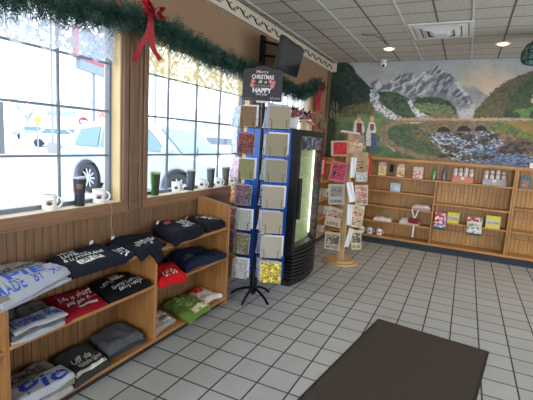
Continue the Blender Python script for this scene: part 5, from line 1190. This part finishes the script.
def sign(px, py, dist, w_, rgb, name, label, txt=None, octa=False):
    p = wdir(px, py, dist); tw = Vector((-p.x,-p.y,0)).normalized(); s_ = Vector((-tw.y,tw.x,0)); r = thing(name, (p.x,p.y,GZ), label, 'sign')
    n_ = 8 if octa else 4; a0 = PI/8 if octa else PI/4*0
    mk('panel', MB().prism([p+(s_*math.cos(a0+2*PI*i/n_)+Vector((0,0,math.sin(a0+2*PI*i/n_))))*w_ for i in range(n_)], tw*.04), pm('sign %d %d %d' % rgb, rgb, .5), r)
    if txt: t = MB(); text_on(txt, lambda a, b_: p+tw*.05+s_*w_*1.3*(a-.5)+Vector((0,0,w_*.6*(b_-.5))), t, bold=.04); mk('lettering', t, pm('road sign ink', (240,240,240), .6), r)
    mk('post', MB().tube([(p.x,p.y,GZ),(p.x,p.y,p.z)], .05, 6), pm('pole grey', (140,146,156), .5), r)
sign(83.5,121.5,30,.30,(206,44,60),'stop_sign','small red stop sign above the car roof in the near window','STOP',True)
sign(37.5,120,30,.24,(240,226,60),'warning_sign','yellow diamond road sign at the left of the near window')
def building(p0, p1, dist, h, rgb, label, sign_txt, srgb, d=8, band=(206,176,120)):  # walls, bands and lettering paled, distance haze put into the colours
    a = wdir(p0,126,dist); b_ = wdir(p1,126,dist); a.z = b_.z = GZ; e = (b_-a); L_ = e.length; e.normalize(); out = Vector((e.y,-e.x,0))
    if out.dot(a) > 0: out = -out
    r = thing('shop_building', tuple((a+b_)/2), label, 'building', 'shops across the road')
    mk('wall', MB().obox((a+b_)/2-out*d/2+Vector((0,0,h/2)), e*L_/2, out*d/2, (0,0,h/2)), pm('store %d %d %d' % rgb, rgb, .8), r)
    mk('roof_band', MB().obox((a+b_)/2-out*d/2+Vector((0,0,h+.25)), e*(L_/2+.2), out*(d/2+.2), (0,0,.25)), pm('roof snow', (210,214,220), .8), r)
    mk('fascia', MB().obox((a+b_)/2+out*.08+Vector((0,0,h*.42)), e*L_/2, out*.07, (0,0,h*.16)), pm('fascia %d' % band[0], band, .7), r)
    nW = max(3, int(L_/4))
    for i in range(nW):
        c_ = a+e*(L_*(i+.5)/nW)+out*.03+Vector((0,0,h*.16)); mk('window', MB().obox(c_, e*1.2, out*.03, (0,0,h*.11)), pm('store glass', (130,142,154), .4), r)
    t = MB(); text_on(sign_txt, lambda u, v: a+e*(L_*(.25+.5*u))+out*.05+Vector((0,0,h*(.66+.16*v))), t, bold=.04); mk('lettering', t, pm('store ink %d %d' % srgb[:2], srgb, .6), r)
building(33,90,62,4.4,(206,208,206),'long haze-paled store with blue lettering and tan band across the lot','MARKET',(150,170,206), band=(214,204,186))
building(93,112,46,4.2,(206,196,190),'haze-paled store with red sign partly behind the parked car','CAFE',(226,120,120), band=(214,206,200))
building(176,198,64,4.6,(200,204,206),'haze-paled grey shop behind the car hood in the middle window','STORE',(170,180,196), band=(196,202,210))
building(203,236,70,4.8,(206,200,176),'haze-paled tan shop with a row of windows at the right of the middle window','PLAZA',(180,180,170), band=(216,212,200))
def small_car(px, dist, rgb, label, ang=0.):
    p = wdir(px,130,dist); p.z = GZ+.02; f = Vector((math.cos(ang),math.sin(ang),0)); s_ = Vector((-f.y,f.x,0)); r = thing('distant_car', tuple(p), label, 'car', 'cars across the parking lot')
    pf = [(-2.1,.35),(-2.1,.9),(-1.5,.98),(-1.0,1.4),(.4,1.42),(1.0,.95),(2.0,.85),(2.1,.35)]
    mk('body', MB().prism([p+f*l-s_*.8+Vector((0,0,z)) for l, z in pf], s_*1.6), pm('far car %d' % rgb[0], rgb, .3), r, bev=.05)
    mk('side_window', MB().prism([p+f*l-s_*.81+Vector((0,0,z)) for l, z in ((-1.2,1.0),(-.9,1.33),(.35,1.34),(.8,1.0))], s_*1.62), CG, r)
    for l in (-1.35,1.3):
        for q in (-.82,.62): mk('wheel', MB().prism([p+f*l+s_*q+Vector((0,0,.3))+(f*math.cos(a)+Vector((0,0,1))*math.sin(a))*.3 for a in np.linspace(0,2*PI,15)[:-1]], s_*.2), TY, r)
small_car(60,34,(222,224,228),'white sedan parked across the lot in the near window', .9)
small_car(36,50,(160,164,170),'grey car far off below the yellow sign', .9)
small_car(70,38,(170,176,184),'silver car far off beside the white sedan', .9)
for q, (px, h) in enumerate(((22,6),(28,5),(206,6))):
    p = wdir(px,126,(44,52,50)[q]); r = thing('bare_tree', (p.x,p.y,GZ), ['haze-paled bare tree far left beyond the lot','smaller bare tree beside the far left one','bare tree beside the tan shop'][q], 'tree', 'bare trees across the road')
    mk('trunk', MB().tube([(p.x,p.y,GZ),(p.x,p.y,h*.5)], [.2,.12], 6), pm('hazed bark', (186,190,184), .9), r)  # bark tint lightened to carry the outdoor haze
    br_ = MB(); rs = random.Random(q)
    for i in range(22):
        a = rs.uniform(0,2*PI); z0 = rs.uniform(.35,.5)*h; br_.tube([(p.x,p.y,z0),(p.x+math.cos(a)*1.6,p.y+math.sin(a)*1.6,z0+rs.uniform(1,3))], [.06,.015], 4)
    mk('branch', br_, pm('hazed bark', (186,190,184), .9), r)
